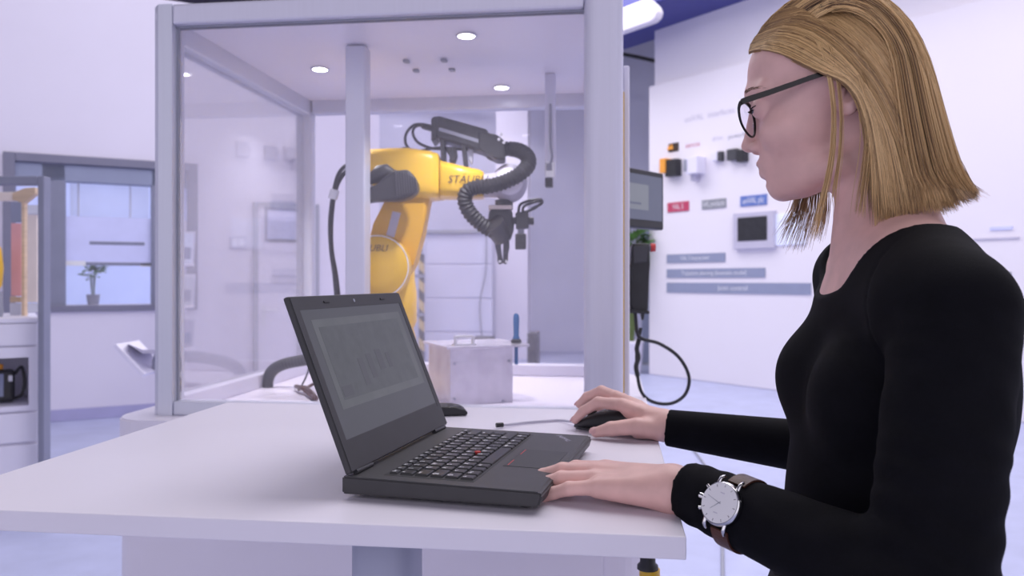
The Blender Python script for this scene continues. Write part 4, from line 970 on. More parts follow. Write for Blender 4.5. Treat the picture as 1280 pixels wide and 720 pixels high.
for ri, (names, ws_, h) in enumerate(rows):
    x = KX
    for nm, w in zip(names, ws_):
        kw, kh = w * U - .0028, h - .0028
        kk = (round(kw, 5), round(kh, 5))
        T = Tk @ Matrix.Translation((x + w * U / 2, y - h / 2, .0004))
        if kk not in key_me:
            bm = bmesh.new(); bmesh.ops.create_cube(bm, size=1)
            for v in bm.verts:
                tp_ = .0009 if v.co.z > 0 else 0
                v.co = Vector((v.co.x * (kw - 2 * tp_), v.co.y * (kh - 2 * tp_), (v.co.z + .5) * .0026))
            bmesh.ops.bevel(bm, geom=[e for e in bm.edges if all(v.co.z > .002 for v in e.verts) or abs(e.verts[0].co.z - e.verts[1].co.z) > .001], offset=.0007, segments=1, affect='EDGES')
            me = bpy.data.meshes.new('key'); bm.to_mesh(me); bm.free(); me.materials.append(M['key']); key_me[kk] = me
        o = bpy.data.objects.new('key', key_me[kk]); C.objects.link(o); o.parent = lp; o.matrix_local = WM[lp.name].inverted() @ T
        if nm:
            s_ = .0086 if len(nm) == 1 else .0050
            leg.text(nm, s_, T @ Matrix.Translation((-kw / 2 + .0022, kh / 2 - .0050, .0030)), align='LEFT', bold=.00022)
        x += w * U
    y -= h + (.001 if ri == 0 else 0)
leg.build('key_legends', 'print_', lp, kind='stuff')
MB().lathe(Tk @ Vector((KX + 7.0 * U, KY - .0125 - .001 - 2.5 * .0186 - .0095, .001)), Tk.to_3x3() @ Vector((0, 0, 1)), [(0, .003), (.0018, .003), (.0024, .0043), (.0036, .0043), (.0042, .003)]).build('pointing_stick', 'red', lp)
px0 = KX + 4.4 * U
MB().box((px0, -LD + .012, -.0004), (px0 + .100, KY - .118, .0005), Tk, .0003).build('touchpad', 'bezel', lp)
for a, b in ((px0 + .004, px0 + .033), (px0 + .067, px0 + .096)):
    MB().box((a, KY - .1238, .0005), (b, KY - .1226, .0008), Tk).build('button_stripe', 'red', lp)
MB().box((px0 + .035, KY - .1205, .0005), (px0 + .065, KY - .1195, .0008), Tk).build('button_groove', 'black', lp)
MB().text('ThinkPad', .0115, Tk @ Matrix.Translation((LW - .035, -LD + .035, .0006)) @ Matrix.Rotation(math.radians(33), 4, 'Z')).build('lettering', 'inkgrey', lp)
for x in (.035, LW - .035): MB().cyl(Tk @ Vector((x - .022, -.011, .003)), Tk @ Vector((x + .022, -.011, .002)), .0032, n=14).build('hinge', 'black', lp)
# lid
Tl = TL_ @ Matrix.Translation((0, -.013, TH + .0)) @ Matrix.Rotation(-LID, 4, 'X')   # z up the lid, y to its back
mb = MB().box((0, 0, .002), (LW, .008, LL), Tl, .0025, 3); mb.build('lid', 'lap', lp)
bz = .0008; s0, s1, q0, q1 = .0145, LW - .0145, .034, LL - .0185
fr = MB()
for lo, hi in (((.002, -bz, .004), (s0, 0, LL - .002)), ((s1, -bz, .004), (LW - .002, 0, LL - .002)), ((s0, -bz, .004), (s1, 0, q0)), ((s0, -bz, q1), (s1, 0, LL - .002))): fr.box(lo, hi, Tl)
fr.build('bezel', 'bezel', lp)
scn = MB().box((s0, -.0003, q0), (s1, .0004, q1), Tl).build('screen', 'screen', lp)
sw, sh = s1 - s0, q1 - q0
MB().box((s0 + .06 * sw, -.00045, q0 + .24 * sh), (s0 + .95 * sw, -.0003, q0 + .92 * sh), Tl).build('screen_window', 'screenwin', scn)
MB().box((s0 + .10 * sw, -.0006, q0 + .30 * sh), (s0 + .90 * sw, -.00045, q0 + .86 * sh), Tl).build('screen_panel', 'screendark', scn)
for a, b, c, d_ in ((.33, .38, .36, .58), (.42, .47, .40, .60), (.52, .58, .45, .62), (.62, .66, .45, .58), (.11, .2, .32, .40)):
    MB().box((s0 + a * sw, -.00075, q0 + c * sh), (s0 + b * sw, -.0006, q0 + d_ * sh), Tl).build('screen_chart', 'screen', scn)
MB().box((s0, -.00045, q0), (s1, -.0003, q0 + .035 * sh), Tl).build('screen_taskbar', 'bezel', scn)
MB().cyl(Tl @ Vector((LW * .5, -bz - .0006, LL - .010)), Tl @ Vector((LW * .5, -bz, LL - .010)), .0024, n=12).build('webcam', 'grey', lp)
for x in (.26, .78): MB().box((LW * x - .007, -bz - .0012, LL - .0115), (LW * x + .007, -bz, LL - .0085), Tl, .0004).build('rubber_bumper', 'rubber', lp)

# ------------------------------------------------------------------ mouse, its cable and the small black device behind the laptop
a = gr(712, 537.5, TZ); b = gr(812, 548, TZ); d_ = (a - b); d_.z = 0
mo_o = (a + b) / 2 + frame((0, 0, 0), d_).to_3x3() @ Vector((0, -.031, 0)); mo_o.z = TZ
TM = frame(mo_o, d_)            # x to the front of the mouse, y to its left = towards the camera?
lenm = d_.length / 2
ms = thing('computer_mouse', 'black computer mouse under her right hand', 'mouse', mo_o)
secs = []
for k in range(15):
    s_ = -1 + 2 * k / 14; x = s_ * lenm
    w = .031 * (1 - abs(s_) ** 4 * .55) * (1.0 - .08 * (1 - s_ * s_)); h = (.0385 - .019 * ((s_ + .25) ** 2 if s_ > -.25 else (s_ + .25) ** 2 * 1.5)) * (1 - max(0, abs(s_) - .9) * 2.2)
    secs.append((x, 0, h / 2 + .0015, w, h / 2))
MB().loft(secs, TM, 36, 2.6).build('shell', 'black', ms)
MB().loft([(x, 0, .0035, w * 1.005, .0022) for x, _, _, w, h in secs], TM, 36, 3).build('base_rim', 'darkgrey', ms)
MB().cyl(TM @ Vector((lenm * .62, -.004, .0275)), TM @ Vector((lenm * .62, .004, .0275)), .008, n=20).build('scroll_wheel', 'rubber', ms)
cpts = [TM @ Vector((lenm * .97, 0, .008)), gr(700, 525.5, TZ + .003), gr(680, 526.5, TZ + .003), gr(655, 528.5, TZ + .003), gr(634, 531, TZ + .004), gr(622, 531, TZ + .006)]
MB().tube(cpts, .0022, n=8, sub=14, ribs=.06).build('mouse_cable', 'inkgrey', ms)
MB().cyl(gr(629, 531, TZ + .006), gr(620, 531.5, TZ + .006), .004, n=10).build('cable_plug', 'black', ms)
a = gr(552, 521, TZ); b = gr(584, 520, TZ); d_ = b - a
Td_ = frame(a, d_); Ld_ = d_.length
t = thing('puck_mouse', 'flat black wedge shaped device on the table behind the laptop lid', 'device', (a + b) / 2)
MB().prism([(-.035, .001), (Ld_, .001), (Ld_ + .002, .006), (Ld_ - .004, .012), (Ld_ - .022, .0175), (-.02, .0185), (-.035, .017)], .0, .055, Td_, .003, 3).build('shell', 'black', t)
MB().prism([(-.02, .0185), (Ld_ - .022, .0175), (Ld_ - .008, .0145), (Ld_ - .012, .0165), (-.02, .0197)], .012, .040, Td_, .0005, 1).build('top_button', 'darkgrey', t)

# ------------------------------------------------------------------ the woman
HC = np.array([(1050 - 640) / F * .95, .95, EYE + (HZ - 120) / F * .95])     # head centre, camera aligned (X, Z, z)
HT = math.atan(.41)
HU = np.array([math.cos(HT), -math.sin(HT), 0]); HW = np.array([math.sin(HT), math.cos(HT), 0]); HVv = np.array([0, 0, 1.0])
RH = np.stack([HU, HVv, HW])                     # rows: u (to the back of the head), v up, w away from the camera
def hp(x, y, w=0.0):
    """head-local (u, v) in mm of pixel (x, y) on the sagittal plane shifted by w mm"""
    rx, rz = (x - 640) / F, (HZ - y) / F
    t = (HC[0] * HW[0] + HC[1] * HW[1] + w / 1000) / (rx * HW[0] + HW[1])
    P = np.array([t * rx, t, EYE + t * rz]) - HC
    return np.array([P @ HU * 1000, P[2] * 1000, w])
def h2c(p): return HC + (np.asarray(p) / 1000) @ RH          # mm -> camera aligned metres
def h2w(p): return CAMT @ Vector(h2c(p))
def cc(x, y, Z): return np.array([(x - 640) / F * Z, Z, EYE + (HZ - y) / F * Z])
def H0(x, y, w=0.0):
    q = hp(x, y, 0); return np.array([q[0], q[1], w])

def head_sdf(q):
    """q in head mm"""
    s = q.copy(); s[:, 2] = np.abs(s[:, 2])
    d = ell(s, H0(1040, 88), (97, 81, 74))
    d = smin(d, ell(s, H0(1004, 158), (54, 66, 58)), 16)
    d = smin(d, ell(s, H0(1002, 206), (42, 38, 42)), 16)
    d = smin(d, cap(s, H0(1046, 212, 44), H0(978, 236, 12), 13, 11), 20)
    d = smin(d, ell(s, H0(976, 235), (13, 13, 15)), 12)
    d = smin(d, ell(s, H0(983, 172, 40), (26, 20, 17)), 16)          # cheek
    d = smin(d, ell(s, H0(967, 210), (16, 20, 25)), 12)               # mouth mound
    d = smin(d, cap(s, H0(941, 120, 8), H0(958, 122, 44), 8.5, 8), 14)  # brow
    d = smax(d, -ell(s, H0(942, 143, 32), (11, 11.5, 17)), 10)        # socket
    d = smin(d, cap(s, H0(944, 136), H0(937, 177), 6.2, 7.6), 8)      # nose ridge
    d = smin(d, ell(s, H0(937.2, 183), (10.2, 7.8, 9.5)), 5)
    d = smin(d, ell(s, H0(947, 185.5, 11), (9, 7, 6.2)), 3.5)
    d = smax(d, -ell(s, H0(944, 192, 7.2), (5.2, 3.6, 3.2)), 1.5)    # nostril
    d = smin(d, ell(s, H0(953, 205), (7, 4.3, 17)), 4.5)              # upper lip
    d = smin(d, ell(s, H0(958, 216.5), (7, 5, 15)), 4.5)              # lower lip
    d = smax(d, -cap(s, H0(945, 210.5, 0), H0(963, 213.5, 22), 1.1, .6), 2.0)
    d = smax(d, -ell(s, H0(957, 227), (4, 3.5, 13)), 5)
    # lids
    e = np.linalg.norm(s - H0(956, 141.5, 31), axis=1) - 13.6
    d = smin(d, e, 4)
    d = smax(d, -ell(s, H0(940.5, 146, 31), (7.5, 2.1, 10.5)), 1.2)
    # ear
    R = rotm('Z', -12)
    e = ell(s, H0(1062, 130, 74), (15, 27, 6), R)
    e = smin(e, ell(s, H0(1059, 149, 74), (8.5, 9, 5)), 6)
    e = smax(e, -ell(s, H0(1061, 127, 80), (9, 17, 6), R), 3)
    e = smin(e, cap(s, H0(1051, 138, 75), H0(1053, 130, 77), 3.5), 3)
    d = smin(d, e, 6)
    return d
NK0, NK1 = h2c(H0(1092, 170)), h2c(H0(1112, 318))
SN, SF_ = cc(1195, 390, .73), cc(1068, 348, 1.08)
EN, EF = cc(1160, 742, .675), cc(1078, 568, 1.17)
WN, WF = cc(846, 607, .888), cc(838, 535, 1.27)
def trunk_sdf(p):
    d = ell(p, (.442, .905, 1.09), (.092, .145, .17))
    d = smin(d, cap(p, SN + (0, .035, .0), SF_ - (0, .035, 0), .048), .05)
    d = smin(d, ell(p, (.405, .90, .93), (.085, .118, .17)), .05)
    d = smin(d, ell(p, (.41, .90, .79), (.108, .165, .12)), .05)
    d = smin(d, ell(p, (.370, .835, 1.075), (.052, .058, .058)), .03)
    d = smin(d, ell(p, (.378, .965, 1.082), (.052, .058, .058)), .03)
    nb = h2c(H0(1108, 292))
    d = smin(d, cap(p, nb, SN + (0, .025, .006), .033, .044), .05)
    d = smin(d, cap(p, nb, SF_ + (0, -.03, .012), .034, .036), .035)
    return d
def neck_sdf(p):
    d = cap(p, NK0, NK1, .049, .053)
    return d
def arm_sdf(p, S, E, W, r):
    d = cap(p, S, E, r[0], r[1]); return smin(d, cap(p, E, W, r[2], r[3]), .02)
def arms_sdf(p, g=0.0):
    a = arm_sdf(p, SN, EN, WN, (.049, .046, .042, .026)); b = arm_sdf(p, SF_, EF, WF, (.048, .040, .038, .024))
    return a, b
def legs_sdf(p):
    d = np.full(len(p), 9.0)
    for s in (-1, 1):
        hip = (.41, .90 + s * .085, .78); kn = (.39, .90 + s * .09, .45); an = (.42, .90 + s * .09, .09)
        d = np.minimum(d, smin(cap(p, hip, kn, .082, .056), cap(p, kn, an, .054, .036), .03))
    return d
def torso_neck(p):
    d = smin(neck_sdf(p), trunk_sdf(p), .03)
    # collar bones and neck tendon
    cb = h2c(H0(1062, 332))
    d = smin(d, cap(p, cb, (SN + cb) / 2 + (0, 0, .012), .007), .012)
    d = smin(d, cap(p, cb, (SF_ + cb) / 2 + (0, 0, .012), .007), .012)
    return smin(d, cap(p, h2c(H0(1080, 200, -38)), h2c(H0(1062, 325, -10)), .009, .007), .02)
def skin_upper(p):
    q = (p - HC) @ RH.T * 1000
    return smin(head_sdf(q) / 1000, torso_neck(p), .022)
lo = (.22, .78, 1.165); hi = (.60, 1.08, 1.56)
U_ = surface(skin_upper, lo, hi, .0019)

# hands: chains of tapering capsules, joined smoothly
def chain(p, pts, rad):
    d = cap(p, pts[0], pts[1], rad[0], rad[1])
    for i in range(1, len(pts) - 1): d = smin(d, cap(p, pts[i], pts[i + 1], rad[i], rad[i + 1]), .003)
    return d
# right hand on the mouse
def rc(x, y, Z): return cc(x, y, Z)
RI = [rc(796, 514, 1.285), rc(777, 506, 1.305), rc(748, 503, 1.335), rc(729, 514, 1.352), rc(719, 525, 1.362)]
RM = [rc(798, 508, 1.305), rc(770, 496.5, 1.335), rc(752, 489, 1.36), rc(734, 496, 1.385), rc(724, 505.5, 1.40)]
RR = [rc(800, 509, 1.33), rc(778, 499, 1.365), rc(762, 499, 1.395), rc(750, 508, 1.415), rc(744, 517, 1.42)]
RP = [rc(806, 513, 1.35), rc(788, 506, 1.385), rc(776, 508, 1.41), rc(768, 516, 1.425), rc(764, 523, 1.43)]
RT = [rc(822, 536, 1.262), rc(796, 533, 1.262), rc(764, 536, 1.272), rc(745, 540.5, 1.285)]
def right_hand(p):
    palm = cap(p, rc(826, 529, 1.275), rc(788, 513, 1.30), .021, .014)
    palm = smin(palm, cap(p, rc(826, 529, 1.285), rc(784, 507, 1.33), .020, .013), .012)
    palm = smin(palm, cap(p, rc(828, 530, 1.295), rc(792, 508, 1.36), .019, .013), .012)
    palm = smin(palm, cap(p, rc(826, 536, 1.27), rc(798, 537, 1.275), .016, .0145), .012)
    f = chain(p, RI, (.011, .0105, .0095, .0083, .0068)); d = smin(palm, f, .006)
    d = smin(d, chain(p, RM, (.011, .0105, .0095, .0083, .0068)), .005)
    d = smin(d, chain(p, RR, (.0105, .010, .009, .008, .0066)), .005)
    d = smin(d, chain(p, RP, (.0095, .009, .008, .007, .006)), .005)
    d = smin(d, chain(p, RT, (.016, .0135, .0115, .0082)), .007)
    w = cap(p, rc(836, 533, 1.27), WF + (EF - WF) * .12, .0225, .0225)
    return smin(d, w, .014)
RHm = surface(right_hand, (.10, 1.22, .92), (.33, 1.47, 1.06), .0016)
# left hand resting on the palm rest
dz = np.array([.0386 - .186, .965 - .888, 0]); dz /= np.linalg.norm(dz); lt = np.array([-dz[1] * -1, dz[0] * -1, 0])    # lt: towards the thumb side (away from the camera)
lt = np.array([dz[1], -dz[0], 0]); lt = lt if lt[1] > 0 else -lt
upv = np.array([0, 0, 1.0])
LB = cc(838, 607, .892)
def lhp(a, b, c): return LB + dz * a + lt * b + upv * c
LFING = [
    ([lhp(.030, .018, -.001), lhp(.088, .026, .003), lhp(.126, .029, .000), lhp(.149, .029, -.008), lhp(.166, .028, -.017)], (.011, .0105, .0092, .0080, .0066)),
    ([lhp(.030, .006, 0), lhp(.092, .006, .004), lhp(.134, .006, .001), lhp(.160, .006, -.008), lhp(.178, .006, -.018)], (.011, .0105, .0094, .0082, .0067)),
    ([lhp(.028, -.008, -.001), lhp(.086, -.014, .001), lhp(.125, -.016, -.003), lhp(.150, -.017, -.012), lhp(.166, -.017, -.021)], (.0105, .010, .009, .0079, .0066)),
    ([lhp(.026, -.020, -.004), lhp(.076, -.031, -.004), lhp(.107, -.036, -.008), lhp(.126, -.038, -.015), lhp(.141, -.039, -.022)], (.0095, .009, .0080, .0071, .006)),
]
LT = [lhp(.018, .024, -.010), lhp(.052, .046, -.012), lhp(.084, .056, -.015), lhp(.110, .054, -.018)]
def left_hand(p):
    palm = cap(p, lhp(.0, .012, -.003), lhp(.082, .024, .001), .021, .013)
    palm = smin(palm, cap(p, lhp(.0, .0, -.002), lhp(.086, .006, .002), .022, .0135), .012)
    palm = smin(palm, cap(p, lhp(.0, -.010, -.005), lhp(.074, -.026, -.005), .021, .0125), .012)
    palm = smin(palm, cap(p, lhp(.014, .020, -.012), lhp(.050, .040, -.012), .0155, .0135), .012)
    d = palm
    for pts, rad in LFING: d = smin(d, chain(p, pts, rad), .005)
    d = smin(d, chain(p, LT, (.015, .013, .0108, .008)), .007)
    w = cap(p, lhp(-.004, 0, -.003), WN + (EN - WN) * .17, .0225, .0250)
    return smin(d, w, .014)
LHm = surface(left_hand, (-.02, .82, .90), (.29, 1.06, 1.02), .0016)
def skin_lower(p):
    a, b = arms_sdf(p)
    d = smin(trunk_sdf(p), a, .02); d = smin(d, b, .02)
    return smin(d, legs_sdf(p), .03) + .004
SKL = surface(skin_lower, (.10, .60, .02), (.62, 1.36, 1.24), .009)
base = CAMT @ Vector((.41, .90, 0))
woman = np_mesh('person', [U_, RHm, LHm, SKL], 'skin', None, CAMT, base=base, label='woman with blonde bob and glasses in a black long sleeved top, working at the laptop', cat='person')

# the top
CP0, CP1 = cc(1180, 281, .955), cc(1058, 352, .935)
LAT = (SF_ - SN) * (1, 1, 0); LAT = LAT / np.linalg.norm(LAT)
cn = np.cross(CP1 - CP0, LAT); cn /= np.linalg.norm(cn); cn = cn if cn[2] > 0 else -cn
def cuff(p, S, W, off):
    a = (W - S) / np.linalg.norm(W - S); return (p - (S + (W - S) * off)) @ a
NFULL = np.linalg.norm(WN - EN); FFULL = np.linalg.norm(WF - EF)
def wr_noise(p, s):
    return np.sin(p[:, 0] * s + 2 * np.sin(p[:, 2] * s * .7)) * np.sin(p[:, 1] * s * 1.3 + 1.5 * np.sin(p[:, 2] * s * 1.1))
def shirt_sdf(p):
    a, b = arms_sdf(p)
    d = torso_neck(p)
    # folds at elbow and armpit
    fold = .0016 * np.sin((p - EN) @ np.array([60, 30, 190.]) + 2.5 * np.sin(p[:, 0] * 55)) * np.exp(-(((p - EN) ** 2).sum(1)) / .018)
    fold = fold + .0013 * np.sin((p - SN) @ np.array([120, 60, 150.]) + 2 * np.sin(p[:, 2] * 60)) * np.exp(-(((p - (SN - np.array([.03, 0, .09]))) ** 2).sum(1)) / .006)
    fold = fold + .0011 * np.sin((p - WN) @ np.array([210, -150, 40.])) * np.exp(-(((p - WN) ** 2).sum(1)) / .006)
    a = np.maximum(a, cuff(p, EN, WN, .925)); b = np.maximum(b, cuff(p, EF, WF, 1.0))
    d = smin(d, a, .012); d = smin(d, b, .02)
    d = d - .0050 + fold
    # seam groove round the near armhole
    sn = SN + np.array([0, .052, -.01]); ax = np.array([.12, -.98, .12]); ax = ax / np.linalg.norm(ax)
    d = d + .0015 * np.exp(-(((p - sn) @ ax) / .0022) ** 2) * (p[:, 2] > 1.08) * np.exp(-np.maximum(0, np.linalg.norm(p - sn, axis=1) - .075) / .01)
    na = NK1 - NK0; tt = np.clip(((p - NK0) @ na) / (na @ na), -1, 2); dist = np.linalg.norm(p - NK0 - tt[:, None] * na, axis=1)
    lat = (p - CP1) @ LAT
    d = smax(d, smin((p - CP1) @ cn - 1.0 * lat ** 2, .128 - dist, .035), .004)
    d = np.maximum(d, (p - h2c(H0(1150, 262)))[:, 2])
    return np.maximum(d, .79 - p[:, 2])
SH = surface(shirt_sdf, (.14, .58, .78), (.64, 1.36, 1.36), .0036)
np_mesh('shirt', [SH], 'shirt', woman, CAMT, label='black long sleeved top with a round neck')
# collar band and cuffs as fine rolled edges
TR_ = surface(lambda p: np.maximum(smin(legs_sdf(p), trunk_sdf(p), .03) - .007, np.maximum(p[:, 2] - .86, .10 - p[:, 2])), (.24, .68, .09), (.60, 1.12, .90), .011)
np_mesh('trousers', [TR_], 'trousers', woman, CAMT)
for s in (-1, 1):
    SHO = surface(lambda p: np.maximum(smin(cap(p, (.44, .90 + s * .09, .04), (.27, .91 + s * .10, .028), .038, .030), cap(p, (.42, .90 + s * .09, .11), (.43, .90 + s * .09, .05), .045, .04), .03), -p[:, 2]), (.20, .74, -.01), (.52, 1.08, .18), .007)
    np_mesh('shoe', [SHO], 'black', woman, CAMT)

# eyes, lips, brows and lashes
for s in (-1, 1):
    ec = H0(956, 141.5, 31 * s); mbx = MB(); T = CAMT
    R3 = Matrix([list(r) for r in RH]).transposed()     # head mm axes -> camera aligned
    Th = CAMT @ (Matrix.Translation(Vector(h2c((0, 0, 0)))) @ (R3.to_4x4() @ Matrix.Scale(.001, 4)))
    ey = MB().ball(ec, 12.3, Th, 24, 16).build('eye', 'eyewhite', woman)
    fd = Vector((-.93, -.36, 0)).normalized()
    ic = Vector(ec) + fd * 10.6
    MB().lathe(ic, fd, [(0, 6.0), (1.3, 4.6), (1.8, 2.6), (1.95, .2)], 20, Th).build('iris', 'iris', ey)
    br = MB()
    rnd = random.Random(5)
    for k in range(60):
        t = k / 59; b0 = np.array([*hp(936 + 22 * t ** 1.2, 119.5 - 4.5 * t + 5 * t * t, 0)[:2], (14 + 36 * t) * s]); 
        b0[0] += -1.5 + 3.5 * t
        b0 = b0 + np.array([0, rnd.uniform(-2.2, 2.2) * (1 - .5 * t), 0])
        # push on to the skin
        for _ in range(12):
            dd = head_sdf(b0[None])[0]; b0[0] += dd * .8
        e0 = b0 + np.array([-.2 + 4.5 * t, 1.2 - 2.5 * t, 4.2 * s])
        for _ in range(12):
            dd = head_sdf(e0[None])[0]; e0[0] += (dd - .5) * .8
        br.tube([b0, (b0 + e0) / 2 + np.array([-.5, 0, 0]), e0], [.34, .3, .1], n=4, sub=1, T=Th)
    br.build('eyebrow', 'brow', woman)
    la = MB()
    for k in range(22):
        t = k / 21; ww = 31 + (t - .5) * 19
        yy = 143.6 + 1.3 * (2 * t - 1) ** 2
        r0 = H0(956, 141.5, 31); r_ = math.sqrt(max(4, 13.6 ** 2 - (ww - 31) ** 2 - ((yy - 141.5) * .95) ** 2))
        p0 = np.array([r0[0] - r_ + .2, H0(956, yy)[1], ww * s])
        la.tube([p0, p0 + np.array([-2.0, -1.3, (t - .4) * 1.4 * s]), p0 + np.array([-3.8, -1.7, (t - .4) * 2.4 * s])], [.45, .3, .1], n=4, sub=2, T=Th)
    la.tube([np.array([ec[0] - math.sqrt(max(1, 13.75 ** 2 - dw_ ** 2 - (1.5 + .028 * dw_ * dw_ * 0 - 2.2 * abs(dw_) / 12) ** 2)), ec[1] - 1.5 + 2.6 * (abs(dw_) / 12) ** 2, (31 + dw_) * s]) for dw_ in (-12, -9, -6, -3, 0, 3, 6, 9, 12)], [.35, .55, .7, .7, .7, .7, .75, .8, .6], n=6, sub=3, T=Th)
    la.build('eyelashes', 'lash', woman)
def lips_sdf(q):
    s = q.copy(); s[:, 2] = np.abs(s[:, 2])
    a = ell(s, H0(952.6, 206.3), (6.7, 3.6, 15.5)); b = ell(s, H0(957.6, 216.2), (6.9, 4.3, 14.0))
    d = np.minimum(a, b)
    return np.maximum(d, np.abs(head_sdf(q) - .1) - .35) 
LP = surface(lips_sdf, (-110, -125, -22), (-60, -70, 22), .55)
np_mesh('lips', [LP], 'lip', woman, Th)
# visible nails
def nail(tip, prev, up, r, parent):
    d = np.array(tip) - np.array(prev); d /= np.linalg.norm(d); u = np.array(up, float); u -= d * (u @ d); u /= np.linalg.norm(u); sd_ = np.cross(d, u)
    T = CAMT @ Matrix(((d[0], sd_[0], u[0], tip[0] + u[0] * r * .80 + d[0] * r * .15), (d[1], sd_[1], u[1], tip[1] + u[1] * r * .80 + d[1] * r * .15), (d[2], sd_[2], u[2], tip[2] + u[2] * r * .80 + d[2] * r * .15), (0, 0, 0, 1)))
    MB().ball((0, 0, 0), (r * 1.05, r * .80, r * .30), T, 16, 8).build('fingernail', 'nail', parent)
nail(RT[3], RT[2], (-.2, -.7, .7), .0082, woman)
for ch in (RI, RM): nail(ch[4], ch[3], (-.6, -.1, .8), .0068, woman)
for pts, rad in LFING: nail(pts[-1], pts[-2], (0, 0, 1), rad[-1], woman)
nail(LT[3], LT[2], (.1, .5, .8), .008, woman)

# ---- hair
def henv(x, y):
    """half width (mm) of the hair envelope at photograph pixel (x, y)"""
    if y < 100: q = ((x - 1054) / 128) ** 2 + ((y - 100) / 122) ** 2
    else:
        xc = 1054 + (y - 100) * .30; a = 128 - (y - 100) * .09; q = ((x - xc) / a) ** 2
    base = 91 if y < 100 else 91 - (y - 100) * .05
    return base * math.sqrt(max(0.0, 1 - q))
G = [[(936, 64), (950, 60), (978, 66), (1004, 78), (1030, 90), (1054, 98), (1075, 118), (1085, 152), (1091, 205), (1092, 266)],
     [(938, 56), (964, 48), (994, 54), (1024, 72), (1050, 88), (1076, 110), (1092, 148), (1100, 196), (1106, 240), (1109, 272)],
     [(944, 46), (976, 34), (1012, 42), (1044, 66), (1074, 98), (1096, 134), (1112, 172), (1121, 208), (1127, 240), (1130, 264)],
     [(956, 32), (994, 20), (1034, 30), (1070, 58), (1100, 94), (1122, 134), (1138, 174), (1147, 210), (1152, 238), (1156, 260)],
     [(972, 16), (1014, 6), (1056, 18), (1094, 50), (1122, 90), (1142, 132), (1156, 172), (1167, 210), (1176, 238), (1184, 258)],
     [(990, 2), (1034, -8), (1078, 6), (1114, 40), (1140, 82), (1158, 128), (1172, 172), (1184, 210), (1196, 236), (1206, 250)],
     [(1010, -8), (1056, -14), (1102, -2), (1140, 32), (1162, 76), (1176, 124), (1187, 168), (1197, 206), (1208, 230), (1224, 240)]]
G = np.array(G, float)
def guide(s):
    k = min(int(s), len(G) - 2); t = s - k; return G[k] * (1 - t) + G[k + 1] * t
rnd = random.Random(11)
HV, HF, HTINT = [], [], []
def strand(P, r, tint, root=0.0, n=3):
    """P: head-mm points; adds a tapering three sided strand with a colour value"""
    Q, _ = spline([Vector(p) for p in P], [1] * len(P), 2)
    m = len(Q); o = len(HV)
    for i in range(m):
        t = (Q[min(i + 1, m - 1)] - Q[max(i - 1, 0)]).normalized(); u = t.cross(Vector((.3, .2, 1))).normalized(); w = t.cross(u)
        f = i / (m - 1); rr = r * (1 - .75 * max(0, f - .7) / .3)
        for k in range(n):
            g = 2 * math.pi * k / n; HV.append(Q[i] + (u * math.cos(g) + w * math.sin(g)) * rr)
            HTINT.append(max(0, min(1, tint - root * max(0, 1 - f * 4.0))))
    for i in range(m - 1):
        for k in range(n):
            HF.append((o + i * n + k, o + i * n + (k + 1) % n, o + (i + 1) * n + (k + 1) % n, o + (i + 1) * n + k))
def sheet(n_clump, per, side, smin_, smax_, lay0, lay1, wfree=False, cut=1.0, r=.43):
    for c in range(n_clump):
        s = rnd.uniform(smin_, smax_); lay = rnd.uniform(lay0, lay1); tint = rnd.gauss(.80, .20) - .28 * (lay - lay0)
        wf = rnd.uniform(-1, 1); le = rnd.uniform(.93, 1.03) * cut; dx = rnd.gauss(0, 3.0); wob = rnd.uniform(0, 6.28); amp = rnd.uniform(0, 3.0)
        for k in range(per):
            g = guide(min(len(G) - 1.001, max(0, s + rnd.gauss(0, .10))))
            n = len(g); P = []; jx, jy = rnd.gauss(0, 1.6), rnd.gauss(0, 1.6); l2 = le * rnd.uniform(.96, 1.02)
            for i in range(n):
                f = i / (n - 1) * l2; fi = min(f * (n - 1), n - 1.0001); a = int(fi); q = g[a] * (1 - (fi - a)) + g[a + 1] * (fi - a)
                if f > 1: q = g[-1] + (g[-1] - g[-2]) * (f - 1) * (n - 1)
                x = q[0] + (jx + dx) * f + amp * math.sin(f * 5 + wob) * f; y = q[1] + jy * (.3 + .7 * f)
                e = henv(x, y) * (1 - .13 * lay)
                if wfree:
                    w = e * wf; p = hp(x, y, 0)
                    P.append((p[0] - 4 * lay, p[1] - 3 * lay, w))
                else:
                    p = hp(x, y, -e); P.append((p[0], p[1] - 2.5 * lay, side * -1 * (-e) if side > 0 else -e))
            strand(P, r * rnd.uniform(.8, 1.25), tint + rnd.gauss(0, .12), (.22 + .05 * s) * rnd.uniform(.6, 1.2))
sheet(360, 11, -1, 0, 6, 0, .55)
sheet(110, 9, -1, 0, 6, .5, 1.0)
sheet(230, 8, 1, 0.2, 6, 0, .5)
MID = np.array([(938, 60), (952, 34), (980, 8), (1020, -12), (1062, -16), (1104, -2), (1141, 34), (1163, 78), (1177, 126), (1191, 175), (1207, 222), (1223, 241)], float)
